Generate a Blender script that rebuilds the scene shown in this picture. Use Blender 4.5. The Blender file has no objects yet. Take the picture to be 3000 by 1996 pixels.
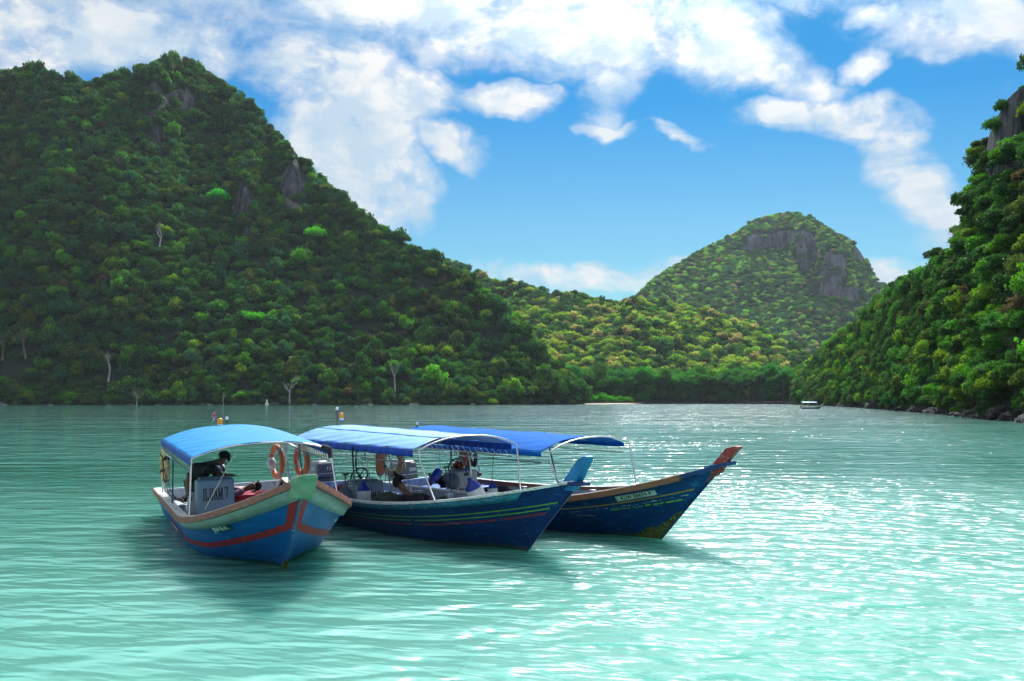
import bpy, bmesh, math, random
import numpy as np
from mathutils import Vector, Matrix, noise
random.seed(7); RNG = np.random.default_rng(7)
PI = math.pi
sc = bpy.context.scene
COL = sc.collection
HAZE = True

# ------------------------------------------------------------------ camera
CAM_H = 2.5; FPX = 2917.0; HOR = 1174.0            # eye height, focal length and horizon row of a 3000 px wide frame
cam_d = bpy.data.cameras.new("camera"); cam = bpy.data.objects.new("camera", cam_d); COL.objects.link(cam)
cam_d.sensor_width = 36.0; cam_d.lens = FPX / 3000 * 36.0
cam_d.clip_start = 0.1; cam_d.clip_end = 20000
cam.location = (0, 0, CAM_H)
cam.rotation_euler = (PI / 2 + math.atan((HOR - 998) / FPX), 0, 0)
sc.camera = cam

# ------------------------------------------------------------------ light
SUN_EL, SUN_AZ = math.radians(49), math.radians(12)      # azimuth to the right of the view axis (+Y)
sun_d = bpy.data.lights.new("sun", 'SUN'); sun = bpy.data.objects.new("sun", sun_d); COL.objects.link(sun)
sun_d.energy = 5.0; sun_d.angle = math.radians(0.6); sun_d.color = (1.0, 0.95, 0.87)
SUN_DIR = Vector((math.sin(SUN_AZ) * math.cos(SUN_EL), math.cos(SUN_AZ) * math.cos(SUN_EL), math.sin(SUN_EL)))
sun.rotation_euler = SUN_DIR.to_track_quat('Z', 'Y').to_euler()
sun.location = (20, 40, 60)
sc.view_settings.view_transform = 'Standard'
try: sc.view_settings.look = 'None'
except Exception: pass
sc.view_settings.exposure = 0.0; sc.view_settings.gamma = 1.0; sc.view_settings.use_curve_mapping = False
sc.cycles.use_denoising = True
sc.cycles.max_bounces = 6; sc.cycles.diffuse_bounces = 2; sc.cycles.glossy_bounces = 3
sc.cycles.transmission_bounces = 3; sc.cycles.volume_bounces = 0; sc.cycles.transparent_max_bounces = 4
sc.cycles.sample_clamp_indirect = 6.0; sc.cycles.sample_clamp_direct = 40.0
sc.cycles.caustics_reflective = False; sc.cycles.caustics_refractive = False

# ------------------------------------------------------------------ node helper
class NT:
    def __init__(s, tree): s.t = tree; s.n = tree.nodes; s.l = tree.links
    def N(s, typ, **kw):
        n = s.n.new(typ)
        for k, v in kw.items():
            if k == 'ins':
                for kk, vv in v.items():
                    if isinstance(vv, bpy.types.NodeSocket): s.l.new(vv, n.inputs[kk])
                    else: n.inputs[kk].default_value = vv
            else: setattr(n, k, v)
        return n
    def M(s, op, a, b=None, c=None, clamp=False):
        n = s.n.new('ShaderNodeMath'); n.operation = op; n.use_clamp = clamp
        for i, v in enumerate((a, b, c)):
            if v is None: continue
            if isinstance(v, bpy.types.NodeSocket): s.l.new(v, n.inputs[i])
            else: n.inputs[i].default_value = v
        return n.outputs[0]
    def VM(s, op, a, b=None, scale=None):
        n = s.n.new('ShaderNodeVectorMath'); n.operation = op
        for i, v in enumerate((a, b)):
            if v is None: continue
            if isinstance(v, bpy.types.NodeSocket): s.l.new(v, n.inputs[i])
            else: n.inputs[i].default_value = v
        if scale is not None:
            if isinstance(scale, bpy.types.NodeSocket): s.l.new(scale, n.inputs['Scale'])
            else: n.inputs['Scale'].default_value = scale
        return n.outputs['Value' if op in ('LENGTH', 'DOT_PRODUCT', 'DISTANCE') else 'Vector']
    def MR(s, v, a, b, c=0.0, d=1.0, interp='SMOOTHSTEP'):
        n = s.n.new('ShaderNodeMapRange'); n.interpolation_type = interp
        s.l.new(v, n.inputs['Value'])
        for i, x in zip((1, 2, 3, 4), (a, b, c, d)): n.inputs[i].default_value = x
        return n.outputs['Result']
    def MIX(s, f, a, b, mode='MIX'):
        n = s.n.new('ShaderNodeMix'); n.data_type = 'RGBA'; n.blend_type = mode
        for i, v in ((0, f), (6, a), (7, b)):
            if isinstance(v, bpy.types.NodeSocket): s.l.new(v, n.inputs[i])
            else: n.inputs[i].default_value = v if i == 0 or len(v) == 4 else (*v, 1)
        return n.outputs[2]
    def NOISE(s, vec, scale, detail=4, rough=.55, dist=0.0, col=False):
        n = s.n.new('ShaderNodeTexNoise')
        if vec is not None: s.l.new(vec, n.inputs['Vector'])
        n.inputs['Scale'].default_value = scale; n.inputs['Detail'].default_value = detail
        n.inputs['Roughness'].default_value = rough; n.inputs['Distortion'].default_value = dist
        return n.outputs['Color' if col else 'Fac']
    def L(s, a, b): s.l.new(a, b)

# ------------------------------------------------------------------ sky: Nishita plus clouds laid out by azimuth and elevation
world = bpy.data.worlds.new("World"); sc.world = world; world.use_nodes = True
w = NT(world.node_tree); w.n.clear()
SKY_STR = 0.10
sky = w.N('ShaderNodeTexSky', sky_type='NISHITA'); sky.sun_disc = False
sky.sun_elevation = SUN_EL; sky.sun_rotation = SUN_AZ; sky.air_density = 1.0; sky.dust_density = 0.6; sky.ozone_density = 2.0
tc = w.N('ShaderNodeTexCoord'); D0 = tc.outputs['Generated']
sep = w.N('ShaderNodeSeparateXYZ', ins={0: D0})
az = w.M('ARCTAN2', sep.outputs[0], sep.outputs[1]); el = w.M('ARCSINE', sep.outputs[2])
elc = w.MR(el, 0.03, 0.29, 0.0, 1.0, 'LINEAR')
# deep saturated blue overhead, paler at the horizon
tint = w.MIX(elc, (0.60, 0.98, 0.90), (0.0, 0.58, 0.98))
skyc = w.MIX(1.0, sky.outputs[0], tint, 'MULTIPLY')
AE = w.N('ShaderNodeCombineXYZ', ins={0: az, 1: el, 2: 0.0}).outputs[0]
warp = w.VM('SUBTRACT', w.NOISE(D0, 7.0, 4, .6, col=True), (0.5, 0.5, 0.5))
AEw = w.VM('ADD', AE, w.VM('SCALE', warp, scale=0.10))
def px2ae(x, y):
    return math.atan((x - 1500) / FPX), math.atan((HOR - y) / math.hypot(FPX, x - 1500))
# cloud banks: centre x, y, half width, half height, weight, tilt (degrees, + = falling to the right)
CLOUDS = [(150, 60, 420, 150, 1.0, 0), (560, 120, 130, 120, .75, 30), (1150, -20, 600, 170, 1.05, 0), (860, 190, 210, 130, .95, 20), (1080, 330, 300, 130, 1.0, 55),
          (1010, 480, 240, 150, 1.1, 60), (890, 400, 120, 130, 1.0, 45), (1120, 560, 120, 90, .9, 60), (1300, 420, 150, 60, .95, 30), (1200, 300, 140, 110, .95, 0),
          (1700, 80, 420, 150, 1.0, 8), (2150, 130, 260, 120, .95, 20), (2330, 215, 180, 70, .95, 20), (2060, 30, 240, 110, .9, 0), (1470, 290, 170, 55, .85, 0), (1800, 290, 130, 120, .78, -30), (1790, 385, 130, 30, .85, 8),
          (2010, 405, 120, 22, .7, 5), (2555, 180, 75, 60, .95, 0), (2850, 60, 320, 110, 1.0, 12), (2600, 20, 160, 50, .8, 20), (2330, 350, 170, 50, 1.0, 5), (2530, 350, 190, 60, .85, 12), (2640, 460, 110, 80, .9, 40),
          (2720, 540, 130, 90, 1.0, 45), (2800, 610, 90, 80, 1.0, 40), (2830, 690, 120, 60, .7, 0), (2620, 810, 120, 50, .8, 0), (1700, 790, 340, 45, .75, 2), (1960, 775, 60, 18, .7, 0),
          (1500, 800, 160, 28, .6, 0), (1190, 600, 80, 70, .85, 50), (1270, 430, 70, 40, .7, 20), (60, 150, 160, 80, .8, 0), (-300, 200, 300, 250, .9, 0), (3400, 300, 300, 200, .9, 0)]
dens = None
for (cx, cy, rx, ry, wt, tilt) in CLOUDS:
    a, e = px2ae(cx, cy)
    d = w.VM('SUBTRACT', AEw, (a, e, 0))
    r = w.N('ShaderNodeVectorRotate', rotation_type='Z_AXIS', ins={'Vector': d, 'Angle': math.radians(tilt)}).outputs[0]
    q = w.VM('LENGTH', w.VM('MULTIPLY', r, (FPX / rx, FPX / ry, 0)))
    v = w.MR(q, 1.25, 0.25, 0.0, wt)
    dens = v if dens is None else w.M('MAXIMUM', dens, v)
# the sky above and beside the frame goes on with the same kind of broken cloud
gen = w.MR(w.NOISE(D0, 2.6, 5, .6), 0.30, 0.56, 0.0, 1.1)
outm = w.M('MAXIMUM', w.MR(el, 0.33, 0.42), w.MR(w.M('ABSOLUTE', az), 0.55, 0.72))
dens = w.M('MAXIMUM', dens, w.M('MULTIPLY', gen, outm))
dvec = w.VM('MULTIPLY', D0, (1.0, 1.0, 1.5))
n1 = w.NOISE(dvec, 11.0, 9, .62, .25)
n2 = w.NOISE(dvec, 30.0, 6, .6)
edge = w.M('ADD', dens, w.M('MULTIPLY', w.M('SUBTRACT', n1, 0.5), 2.0))
edge = w.M('ADD', edge, w.M('MULTIPLY', w.M('SUBTRACT', n2, 0.5), 0.85))
cov = w.M('MAXIMUM', w.MR(edge, 0.32, 0.95), w.MR(edge, -0.05, 0.9, 0.0, .75))
cov = w.M('MULTIPLY', cov, w.MR(dens, 0.0, 0.18))
# body shading: thick parts bluish grey, puffs bright
nb = w.NOISE(w.VM('ADD', dvec, (0.012, 0.0, 0.03)), 11.0, 6, .55, .25)
relief = w.M('ADD', w.M('MULTIPLY', w.M('SUBTRACT', n1, nb), 6.5), 0.60, clamp=True)
ccol = w.MIX(relief, (0.60, 0.76, 0.91), (1.0, 1.0, 1.0))
thick = w.MR(w.NOISE(dvec, 4.0, 3), 0.35, 0.7)
ccol = w.MIX(w.M('MULTIPLY', thick, .45), ccol, (0.60, 0.77, 0.92))
sd = w.VM('DOT_PRODUCT', D0, tuple(SUN_DIR))
glow = w.M('MULTIPLY', w.M('POWER', w.M('MAXIMUM', sd, 0.0), 30.0), 20.0)        # clouds near the sun scatter its light forward
cl = w.VM('SCALE', ccol, scale=w.M('MULTIPLY', w.M('ADD', glow, 0.88), 1.0 / SKY_STR))
full = w.MIX(cov, skyc, cl)
bg = w.N('ShaderNodeBackground', ins={'Color': full, 'Strength': SKY_STR})
w.L(bg.outputs[0], w.N('ShaderNodeOutputWorld').inputs[0])

# ------------------------------------------------------------------ materials
def mat(name, base=(.5, .5, .5), rough=.5, metal=0.0, spec=None, var=0.0, vscale=4.0, wear=None, wear_amt=.35, wear_scale=9.0, bump=0.0, bscale=30.0, coat=0.0, trans=0.0, sheen=0.0, emit=None, stretch=(1, 1, 1), coords='Object'):
    m = bpy.data.materials.new(name); m.use_nodes = True; t = NT(m.node_tree)
    p = t.n['Principled BSDF']; p.inputs['Roughness'].default_value = rough; p.inputs['Metallic'].default_value = metal
    if spec is not None: p.inputs['Specular IOR Level'].default_value = spec
    if coat: p.inputs['Coat Weight'].default_value = coat; p.inputs['Coat Roughness'].default_value = .12
    if trans: p.inputs['Transmission Weight'].default_value = trans
    tcn = t.N('ShaderNodeTexCoord').outputs[coords]; v = t.VM('MULTIPLY', tcn, stretch)
    c = None
    if var:
        f = t.NOISE(v, vscale, 5, .6)
        lo = tuple(x * (1 - var) for x in base); hi = tuple(min(1, x * (1 + var)) for x in base)
        c = t.MIX(t.MR(f, .3, .7), lo, hi)
    if wear:
        f = t.MR(t.NOISE(v, wear_scale, 8, .68), .62 - wear_amt * .35, .70 - wear_amt * .3)
        c = t.MIX(f, c if c is not None else (*base, 1), wear)
    if c is not None: t.L(c, p.inputs['Base Color'])
    else: p.inputs['Base Color'].default_value = (*base, 1)
    if bump:
        b = t.N('ShaderNodeBump', ins={'Height': t.NOISE(v, bscale, 5, .6), 'Strength': bump, 'Distance': .02})
        t.L(b.outputs[0], p.inputs['Normal'])
    return m

M = {}
M['blue_hull_bright'] = mat('blue_boat_paint', (.003, .098, .33), .5, spec=.25, var=.22, vscale=2.5, wear=(.02, .13, .40), wear_amt=.12, wear_scale=5, bump=.15, bscale=12, stretch=(1, 1, 3))
M['blue_hull_navy'] = mat('navy_boat_paint', (.002, .022, .125), .36, var=.25, vscale=2.2, wear=(.02, .12, .25), wear_amt=.12, wear_scale=6, bump=.15, bscale=12, stretch=(1, 1, 3))
M['blue_hull_mid'] = mat('mid_blue_boat_paint', (.002, .036, .155), .40, var=.25, vscale=2.2, wear=(.02, .16, .28), wear_amt=.15, wear_scale=6, bump=.15, bscale=12, stretch=(1, 1, 3))
M['green_plank'] = mat('pale_green_paint', (.25, .275, .255), .5, var=.15, vscale=5, wear=(.12, .20, .16), wear_amt=.15, wear_scale=12, bump=.25)
M['mossy'] = mat('mossy_green_paint', (.17, .27, .18), .6, var=.2, vscale=6, wear=(.13, .25, .10), wear_amt=.2, wear_scale=7, bump=.5)
M['prow_blue'] = mat('bright_blue_plank_paint', (.005, .17, .42), .5, var=.15, vscale=4, bump=.2)
M['red_wood_c'] = mat('red_prow_paint', (.30, .035, .03), .55, var=.2, vscale=6, wear=(.36, .30, .24), wear_amt=.18, wear_scale=7, bump=.4)
M['stem_blue'] = mat('chipped_stem_paint', (.01, .11, .30), .5, wear=(.40, .45, .38), wear_amt=.25, wear_scale=8, stretch=(1, 1, .6))
M['teal_plank'] = mat('teal_paint', (.015, .17, .27), .5, var=.2, vscale=5, wear=(.22, .30, .28), wear_amt=.22, wear_scale=14, bump=.25)
M['red_wood'] = mat('worn_red_wood', (.25, .075, .055), .6, var=.25, vscale=6, wear=(.30, .22, .16), wear_amt=.22, wear_scale=10, bump=.5, stretch=(1, 1, 4))
M['red_wood_b'] = mat('faded_red_brown_wood', (.26, .095, .05), .6, var=.25, vscale=6, wear=(.16, .10, .06), wear_amt=.4, wear_scale=9, bump=.5, stretch=(1, 1, 4))
M['white_wood'] = mat('worn_whitish_rail', (.62, .66, .66), .45, var=.12, vscale=6, wear=(.36, .24, .16), wear_amt=.3, wear_scale=9, bump=.3, stretch=(1, 1, 4))
M['grey_liner'] = mat('grey_blue_liner', (.30, .38, .46), .5, var=.12, vscale=3, wear=(.20, .25, .32), wear_amt=.25, bump=.1)
M['grey_deck'] = mat('pale_grey_deck', (.42, .48, .55), .5, var=.15, vscale=3, wear=(.25, .29, .34), wear_amt=.3, bump=.1)
M['console'] = mat('grey_blue_console', (.15, .235, .33), .42, var=.08, vscale=2, wear=(.2, .27, .34), wear_amt=.12)
M['console_w'] = mat('white_grey_console', (.42, .46, .47), .42, var=.08, vscale=2, wear=(.25, .27, .27), wear_amt=.22)
M['blue_deck'] = mat('blue_deck_mat', (.008, .10, .42), .42, var=.2, vscale=4, bump=.2)
M['red_stripe'] = mat('red_painted_band', (.36, .03, .04), .6, spec=.2, var=.2, vscale=7)
M['faint_red_stripe'] = mat('dull_red_painted_band', (.21, .03, .06), .45, var=.25, vscale=4, wear=(.02, .05, .2), wear_amt=.3, wear_scale=5)
M['green_line'] = mat('lime_painted_line', (.17, .42, .02), .45, var=.2, vscale=5)
M['yellow_line'] = mat('ochre_painted_line', (.36, .25, .03), .5, var=.2, vscale=5, wear=(.05, .1, .2), wear_amt=.15)
M['flaked_white'] = mat('flaking_white_paint_marks', (.40, .48, .50), .55, var=.3, vscale=9)
M['rust_streak'] = mat('algae_growth', (.11, .15, .03), .8, var=.4, vscale=14, wear=(.05, .05, .02), wear_amt=.4, wear_scale=16, bump=.6)
M['black_letters'] = mat('black_lettering', (.012, .014, .02), .5)
M['white_letters'] = mat('white_lettering', (.6, .68, .66), .5, wear=(.1, .2, .2), wear_amt=.2, wear_scale=40)
M['plate_white'] = mat('white_number_plate', (.55, .60, .52), .5, wear=(.3, .35, .3), wear_amt=.2)
M['plate_dark'] = mat('dark_number_plate', (.012, .03, .03), .5, var=.3, vscale=30)
M['steel'] = mat('stainless_tube', (.62, .62, .60), .22, metal=1.0)
M['dark_tube'] = mat('dark_painted_tube', (.05, .12, .13), .35, metal=.5)
M['canvas_a'] = mat('sky_blue_tarpaulin', (.012, .22, .56), .65, spec=.2, var=.10, vscale=2, bump=.12, bscale=9)
M['canvas_b'] = mat('blue_tarpaulin', (.15, .36, .74), .42, var=.12, vscale=2, bump=.12, bscale=9)
M['canvas_c'] = mat('deep_blue_tarpaulin', (.0, .105, .42), .8, spec=.08, var=.12, vscale=2, bump=.12, bscale=9)
M['valance'] = mat('royal_blue_tarpaulin_edge', (.002, .05, .36), .5, spec=.3, var=.2, vscale=8, bump=.5, bscale=20)
M['black'] = mat('black_plastic', (.012, .012, .014), .4)
M['black_cloth'] = mat('black_cloth_wrap', (.012, .014, .02), .8, bump=.5, bscale=50)
M['rope'] = mat('pale_rope', (.42, .42, .36), .8, bump=.5, bscale=80)
M['dark_rope'] = mat('dark_cable', (.02, .02, .025), .6)
M['orange'] = mat('faded_orange_foam', (.62, .13, .035), .6, var=.18, vscale=6, wear=(.50, .22, .12), wear_amt=.3, bump=.1)
M['orange_dull'] = mat('dull_orange_foam', (.42, .10, .035), .65, var=.2, vscale=6, wear=(.30, .14, .08), wear_amt=.3, bump=.1)
M['cream'] = mat('sun_bleached_cream_foam', (.60, .42, .20), .6, var=.18, vscale=5, wear=(.38, .20, .10), wear_amt=.35, bump=.1)  # cream foam; its paleness partly stands for sun shining through the ring
M['band_grey'] = mat('grey_reflective_tape', (.32, .32, .33), .35)
M['engine'] = mat('dark_grey_cowl', (.05, .062, .09), .3, coat=.4)
M['engine_top'] = mat('paler_grey_cowl_top', (.16, .17, .2), .3, coat=.4)
M['red_plastic'] = mat('red_plastic', (.55, .02, .04), .4)
M['amber'] = mat('amber_lens', (.85, .30, .01), .2, coat=.5)
M['white_plastic'] = mat('white_plastic', (.75, .77, .78), .4)
M['grey_plastic'] = mat('grey_plastic', (.10, .14, .18), .5)
M['fender_blue'] = mat('blue_fender_cap', (.004, .03, .30), .3)
M['fender_white'] = mat('white_fender_body', (.62, .66, .68), .4, var=.1)
M['skin'] = mat('brown_skin', (.16, .075, .045), .55)
M['hair'] = mat('black_hair', (.008, .007, .007), .75, bump=.8, bscale=90)
M['black_shirt'] = mat('black_shirt_cloth', (.010, .011, .014), .85, bump=.4, bscale=30)
M['dark_trousers'] = mat('dark_green_cloth', (.018, .028, .026), .85, bump=.4, bscale=30)
M['purple_shirt'] = mat('purple_striped_cloth', (.15, .08, .17), .85, var=.35, vscale=16, bump=.5, bscale=25, stretch=(1, 6, 1))
M['red_mat'] = mat('red_life_vest_cloth', (.42, .02, .05), .7, var=.35, vscale=8, bump=.4, bscale=18)
M['dark_red_cloth'] = mat('dark_red_patterned_cloth', (.20, .015, .035), .8, var=.7, vscale=7, wear=(.01, .01, .015), wear_amt=.75, wear_scale=7, bump=.5, bscale=18)
M['camo'] = mat('olive_cloth', (.07, .09, .06), .85, var=.5, vscale=10, bump=.4)
M['slate_shirt'] = mat('slate_blue_cloth', (.06, .12, .19), .8, var=.2, vscale=8, bump=.4)
M['flag'] = mat('flag_cloth', (.5, .5, .6), .8, wear=(.45, .05, .08), wear_amt=.5, wear_scale=14)
M['bark'] = mat('grey_brown_bark', (.12, .10, .08), .9, var=.4, vscale=1.2, bump=.5, bscale=5)
M['dead_wood'] = mat('bleached_dead_wood', (.36, .35, .32), .85, var=.3, vscale=1.0)
M['twig'] = mat('bare_brown_twigs', (.16, .13, .10), .9, var=.3, vscale=1.0)
M['buoy_white'] = mat('dirty_white_paint', (.6, .62, .6), .5, var=.1)

def add_scum(m):
    t = NT(m.node_tree); p = t.n['Principled BSDF']; c = p.inputs['Base Color'].links[0].from_socket
    o = t.N('ShaderNodeTexCoord').outputs['Object']; z = t.N('ShaderNodeSeparateXYZ', ins={0: o}).outputs[2]
    n = t.NOISE(t.VM('MULTIPLY', o, (1, 1, .6)), 5, 6, .65)
    f = t.MR(t.M('SUBTRACT', z, t.M('MULTIPLY', n, .16)), -.03, .03, .8, 0.0)
    streak = t.MR(t.NOISE(t.VM('MULTIPLY', o, (9, 9, .7)), 1.0, 5, .6), .60, .74, 0, .30)
    c2 = t.MIX(streak, c, (.07, .085, .08)); t.L(t.MIX(f, c2, (.045, .075, .035)), p.inputs['Base Color'])
for k_ in ('blue_hull_bright', 'blue_hull_navy', 'blue_hull_mid'): add_scum(M[k_])

def leaf_material():
    m = bpy.data.materials.new('leaf_canopy'); m.use_nodes = True; t = NT(m.node_tree); t.n.clear()
    a = t.N('ShaderNodeAttribute', attribute_type='INSTANCER', attribute_name='tint').outputs['Color']
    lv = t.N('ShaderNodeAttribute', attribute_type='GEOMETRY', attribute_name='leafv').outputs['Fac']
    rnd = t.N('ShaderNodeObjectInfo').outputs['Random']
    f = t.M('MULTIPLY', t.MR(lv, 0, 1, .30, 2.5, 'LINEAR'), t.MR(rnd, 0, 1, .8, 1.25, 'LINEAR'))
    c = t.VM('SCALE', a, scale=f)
    hs = t.N('ShaderNodeHueSaturation', ins={'Hue': t.MR(rnd, 0, 1, .485, .51, 'LINEAR'), 'Color': c}).outputs[0]
    d = t.N('ShaderNodeBsdfPrincipled', ins={'Base Color': hs, 'Roughness': .55})
    d.inputs['Specular IOR Level'].default_value = .25
    tr = t.N('ShaderNodeBsdfTranslucent', ins={'Color': t.VM('MULTIPLY', hs, (1.3, 1.5, .7))})
    mx = t.N('ShaderNodeMixShader', ins={0: .38, 1: d.outputs[0], 2: tr.outputs[0]})
    t.L(mx.outputs[0], t.N('ShaderNodeOutputMaterial').inputs[0]); return m
M['leaf'] = leaf_material()

def rock_material(name, base, dark, warm, scale):
    m = bpy.data.materials.new(name); m.use_nodes = True; t = NT(m.node_tree); p = t.n['Principled BSDF']
    g = t.N('ShaderNodeNewGeometry').outputs['Position']
    streak = t.NOISE(t.VM('MULTIPLY', g, (scale, scale, scale * .16)), 1.0, 7, .65, .4)
    blot = t.NOISE(g, scale * .35, 4, .6)
    c = t.MIX(t.MR(streak, .38, .62), dark, base); c = t.MIX(t.MR(blot, .52, .7, 0, .65), c, warm)
    fine = t.NOISE(g, scale * 4, 6, .7); c = t.MIX(t.MR(fine, .45, .75, 0, .5), c, dark)
    t.L(c, p.inputs['Base Color']); p.inputs['Roughness'].default_value = .9
    b = t.N('ShaderNodeBump', ins={'Height': t.M('ADD', streak, t.M('MULTIPLY', fine, .4)), 'Strength': .9, 'Distance': .5 / scale})
    t.L(b.outputs[0], p.inputs['Normal']); return m
def terrain_material(name, soil, rockargs):
    m = rock_material(name, *rockargs); t = NT(m.node_tree); p = t.n['Principled BSDF']
    rc = p.inputs['Base Color'].links[0].from_socket
    r = t.N('ShaderNodeAttribute', attribute_type='GEOMETRY', attribute_name='rock').outputs['Fac']
    g = t.N('ShaderNodeNewGeometry').outputs['Position']
    s = t.MIX(t.NOISE(g, .12, 6, .7), tuple(x * .5 for x in soil), tuple(x * 1.5 for x in soil))
    t.L(t.MIX(t.MR(r, .25, .5), s, rc), p.inputs['Base Color']); return m
M['shore_rock'] = rock_material('dark_shore_rock', (.045, .036, .032), (.010, .009, .009), (.075, .055, .04), .9)
M['pale_rock'] = rock_material('pale_shore_rock', (.32, .31, .29), (.12, .11, .10), (.25, .2, .16), 1.5)
M['sand'] = mat('pale_beach_sand', (.38, .34, .26), .9, var=.2, vscale=.2, coords='Object')

# ------------------------------------------------------------------ mesh helpers
def tag(o, label=None, cat=None, group=None, kind=None):
    if label: o['label'] = label
    if cat: o['category'] = cat
    if group: o['group'] = group
    if kind: o['kind'] = kind
    return o
class G:
    """collects simple shapes; build() links them as ONE mesh object"""
    def __init__(s): s.v = []; s.f = []; s.sm = []
    def add(s, v, f, smooth=False):
        o = len(s.v); s.v += [tuple(map(float, x)) for x in v]; s.f += [tuple(i + o for i in q) for q in f]; s.sm += [smooth] * len(f); return s
    def box(s, c, size, rot=None, taper=None):
        vs = []
        for dz in (-.5, .5):
            for dx, dy in ((-.5, -.5), (.5, -.5), (.5, .5), (-.5, .5)):
                k = taper if (taper and dz > 0) else 1
                p = Vector((dx * size[0] * k, dy * size[1] * k, dz * size[2]))
                if rot is not None: p = rot @ p
                vs.append(p + Vector(c))
        return s.add(vs, [(3, 2, 1, 0), (4, 5, 6, 7), (0, 1, 5, 4), (1, 2, 6, 5), (2, 3, 7, 6), (3, 0, 4, 7)])
    def tube(s, pts, r, n=8, cap=True, smooth=True):
        pts = [Vector(p) for p in pts]; rs = r if hasattr(r, '__len__') else [r] * len(pts)
        vs = []; fs = []; up = Vector((0.12, 0.07, 1)).normalized()
        for i, p in enumerate(pts):
            t = (pts[min(i + 1, len(pts) - 1)] - pts[max(i - 1, 0)]).normalized()
            a = t.cross(up)
            if a.length < .05: a = t.cross(Vector((1, 0, 0)))
            a.normalize(); b = a.cross(t)
            for k in range(n):
                q = 2 * PI * k / n; vs.append(p + (a * math.cos(q) + b * math.sin(q)) * rs[i])
        for i in range(len(pts) - 1):
            for k in range(n): fs.append((i * n + k, i * n + (k + 1) % n, (i + 1) * n + (k + 1) % n, (i + 1) * n + k))
        if cap: fs.append(tuple(range(n))); fs.append(tuple(reversed(range((len(pts) - 1) * n, len(pts) * n))))
        return s.add(vs, fs, smooth)
    def lathe(s, prof, n=16, mtx=None, smooth=True):
        vs = []; fs = []
        for (r, z) in prof:
            for k in range(n):
                q = 2 * PI * k / n; p = Vector((r * math.cos(q), r * math.sin(q), z)); vs.append(mtx @ p if mtx else p)
        for i in range(len(prof) - 1):
            for k in range(n): fs.append((i * n + k, i * n + (k + 1) % n, (i + 1) * n + (k + 1) % n, (i + 1) * n + k))
        return s.add(vs, fs, smooth)
    def torus(s, R, r, a0=0, a1=2 * PI, n=40, m=12, mtx=None, flat=1.0):
        vs = []; fs = []; closed = abs(a1 - a0 - 2 * PI) < 1e-6; nn = n if closed else n + 1
        for i in range(nn):
            a = a0 + (a1 - a0) * i / n
            for k in range(m):
                b = 2 * PI * k / m; p = Vector(((R + r * math.cos(b)) * math.cos(a), (R + r * math.cos(b)) * math.sin(a), r * flat * math.sin(b))); vs.append(mtx @ p if mtx else p)
        for i in range(n):
            j = (i + 1) % nn
            for k in range(m): fs.append((i * m + k, j * m + k, j * m + (k + 1) % m, i * m + (k + 1) % m))
        return s.add(vs, fs, True)
    def build(s, name, material, parent=None, bevel=0.0, solid=0.0, sub=0):
        me = bpy.data.meshes.new(name); me.from_pydata(s.v, [], s.f); me.update()
        me.polygons.foreach_set('use_smooth', s.sm)
        if material: me.materials.append(material)
        o = bpy.data.objects.new(name, me); COL.objects.link(o)
        if parent: o.parent = parent
        if solid: md = o.modifiers.new('solid', 'SOLIDIFY'); md.thickness = solid; md.offset = 0
        if bevel: md = o.modifiers.new('bevel', 'BEVEL'); md.width = bevel; md.segments = 2; md.limit_method = 'ANGLE'
        if sub: md = o.modifiers.new('sub', 'SUBSURF'); md.levels = sub; md.render_levels = sub
        return o
def empty(name, loc=(0, 0, 0), rot=(0, 0, 0)):
    o = bpy.data.objects.new(name, None); COL.objects.link(o); o.location = loc; o.rotation_euler = rot; o.empty_display_size = .2; return o
def text_mesh(body, name, material, parent, mtx, height, xs=1.0, bold=0.0, extrude=.002, spacing=1.0):
    c = bpy.data.curves.new('t', 'FONT'); c.body = body; c.size = height / .72; c.extrude = extrude; c.offset = bold; c.align_x = 'CENTER'; c.align_y = 'CENTER'; c.space_character = spacing
    c.resolution_u = 3
    o = bpy.data.objects.new('t', c); COL.objects.link(o); bpy.context.view_layer.update()
    me = bpy.data.meshes.new_from_object(o.evaluated_get(bpy.context.evaluated_depsgraph_get()))
    bpy.data.objects.remove(o); bpy.data.curves.remove(c)
    me.transform(mtx @ Matrix.Diagonal((xs, 1, 1, 1))); me.materials.clear(); me.materials.append(material); me.name = name
    q = bpy.data.objects.new(name, me); COL.objects.link(q); q.parent = parent; return q
def frame(o, x, y):
    """matrix with origin o, columns x, y and their cross product"""
    x = Vector(x).normalized(); y = Vector(y); z = x.cross(y).normalized(); y = z.cross(x)
    m = Matrix((x, y, z)).transposed().to_4x4(); m.translation = Vector(o); return m
def skinned(name, verts, edges, radii, material, parent, sub=2, root=0):
    me = bpy.data.meshes.new(name); me.from_pydata(verts, edges, []); me.update(); me.materials.append(material)
    o = bpy.data.objects.new(name, me); COL.objects.link(o); o.parent = parent
    sk = o.modifiers.new('skin', 'SKIN'); sk.use_smooth_shade = True
    lay = me.skin_vertices[0] if len(me.skin_vertices) else None
    if lay is None:
        bm = bmesh.new(); bm.from_mesh(me); bm.verts.layers.skin.verify(); bm.to_mesh(me); bm.free(); lay = me.skin_vertices[0]
    for i, r in enumerate(radii):
        lay.data[i].radius = (r, r) if not isinstance(r, tuple) else r; lay.data[i].use_root = (i == root)
    md = o.modifiers.new('sub', 'SUBSURF'); md.levels = sub; md.render_levels = sub
    return o

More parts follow.
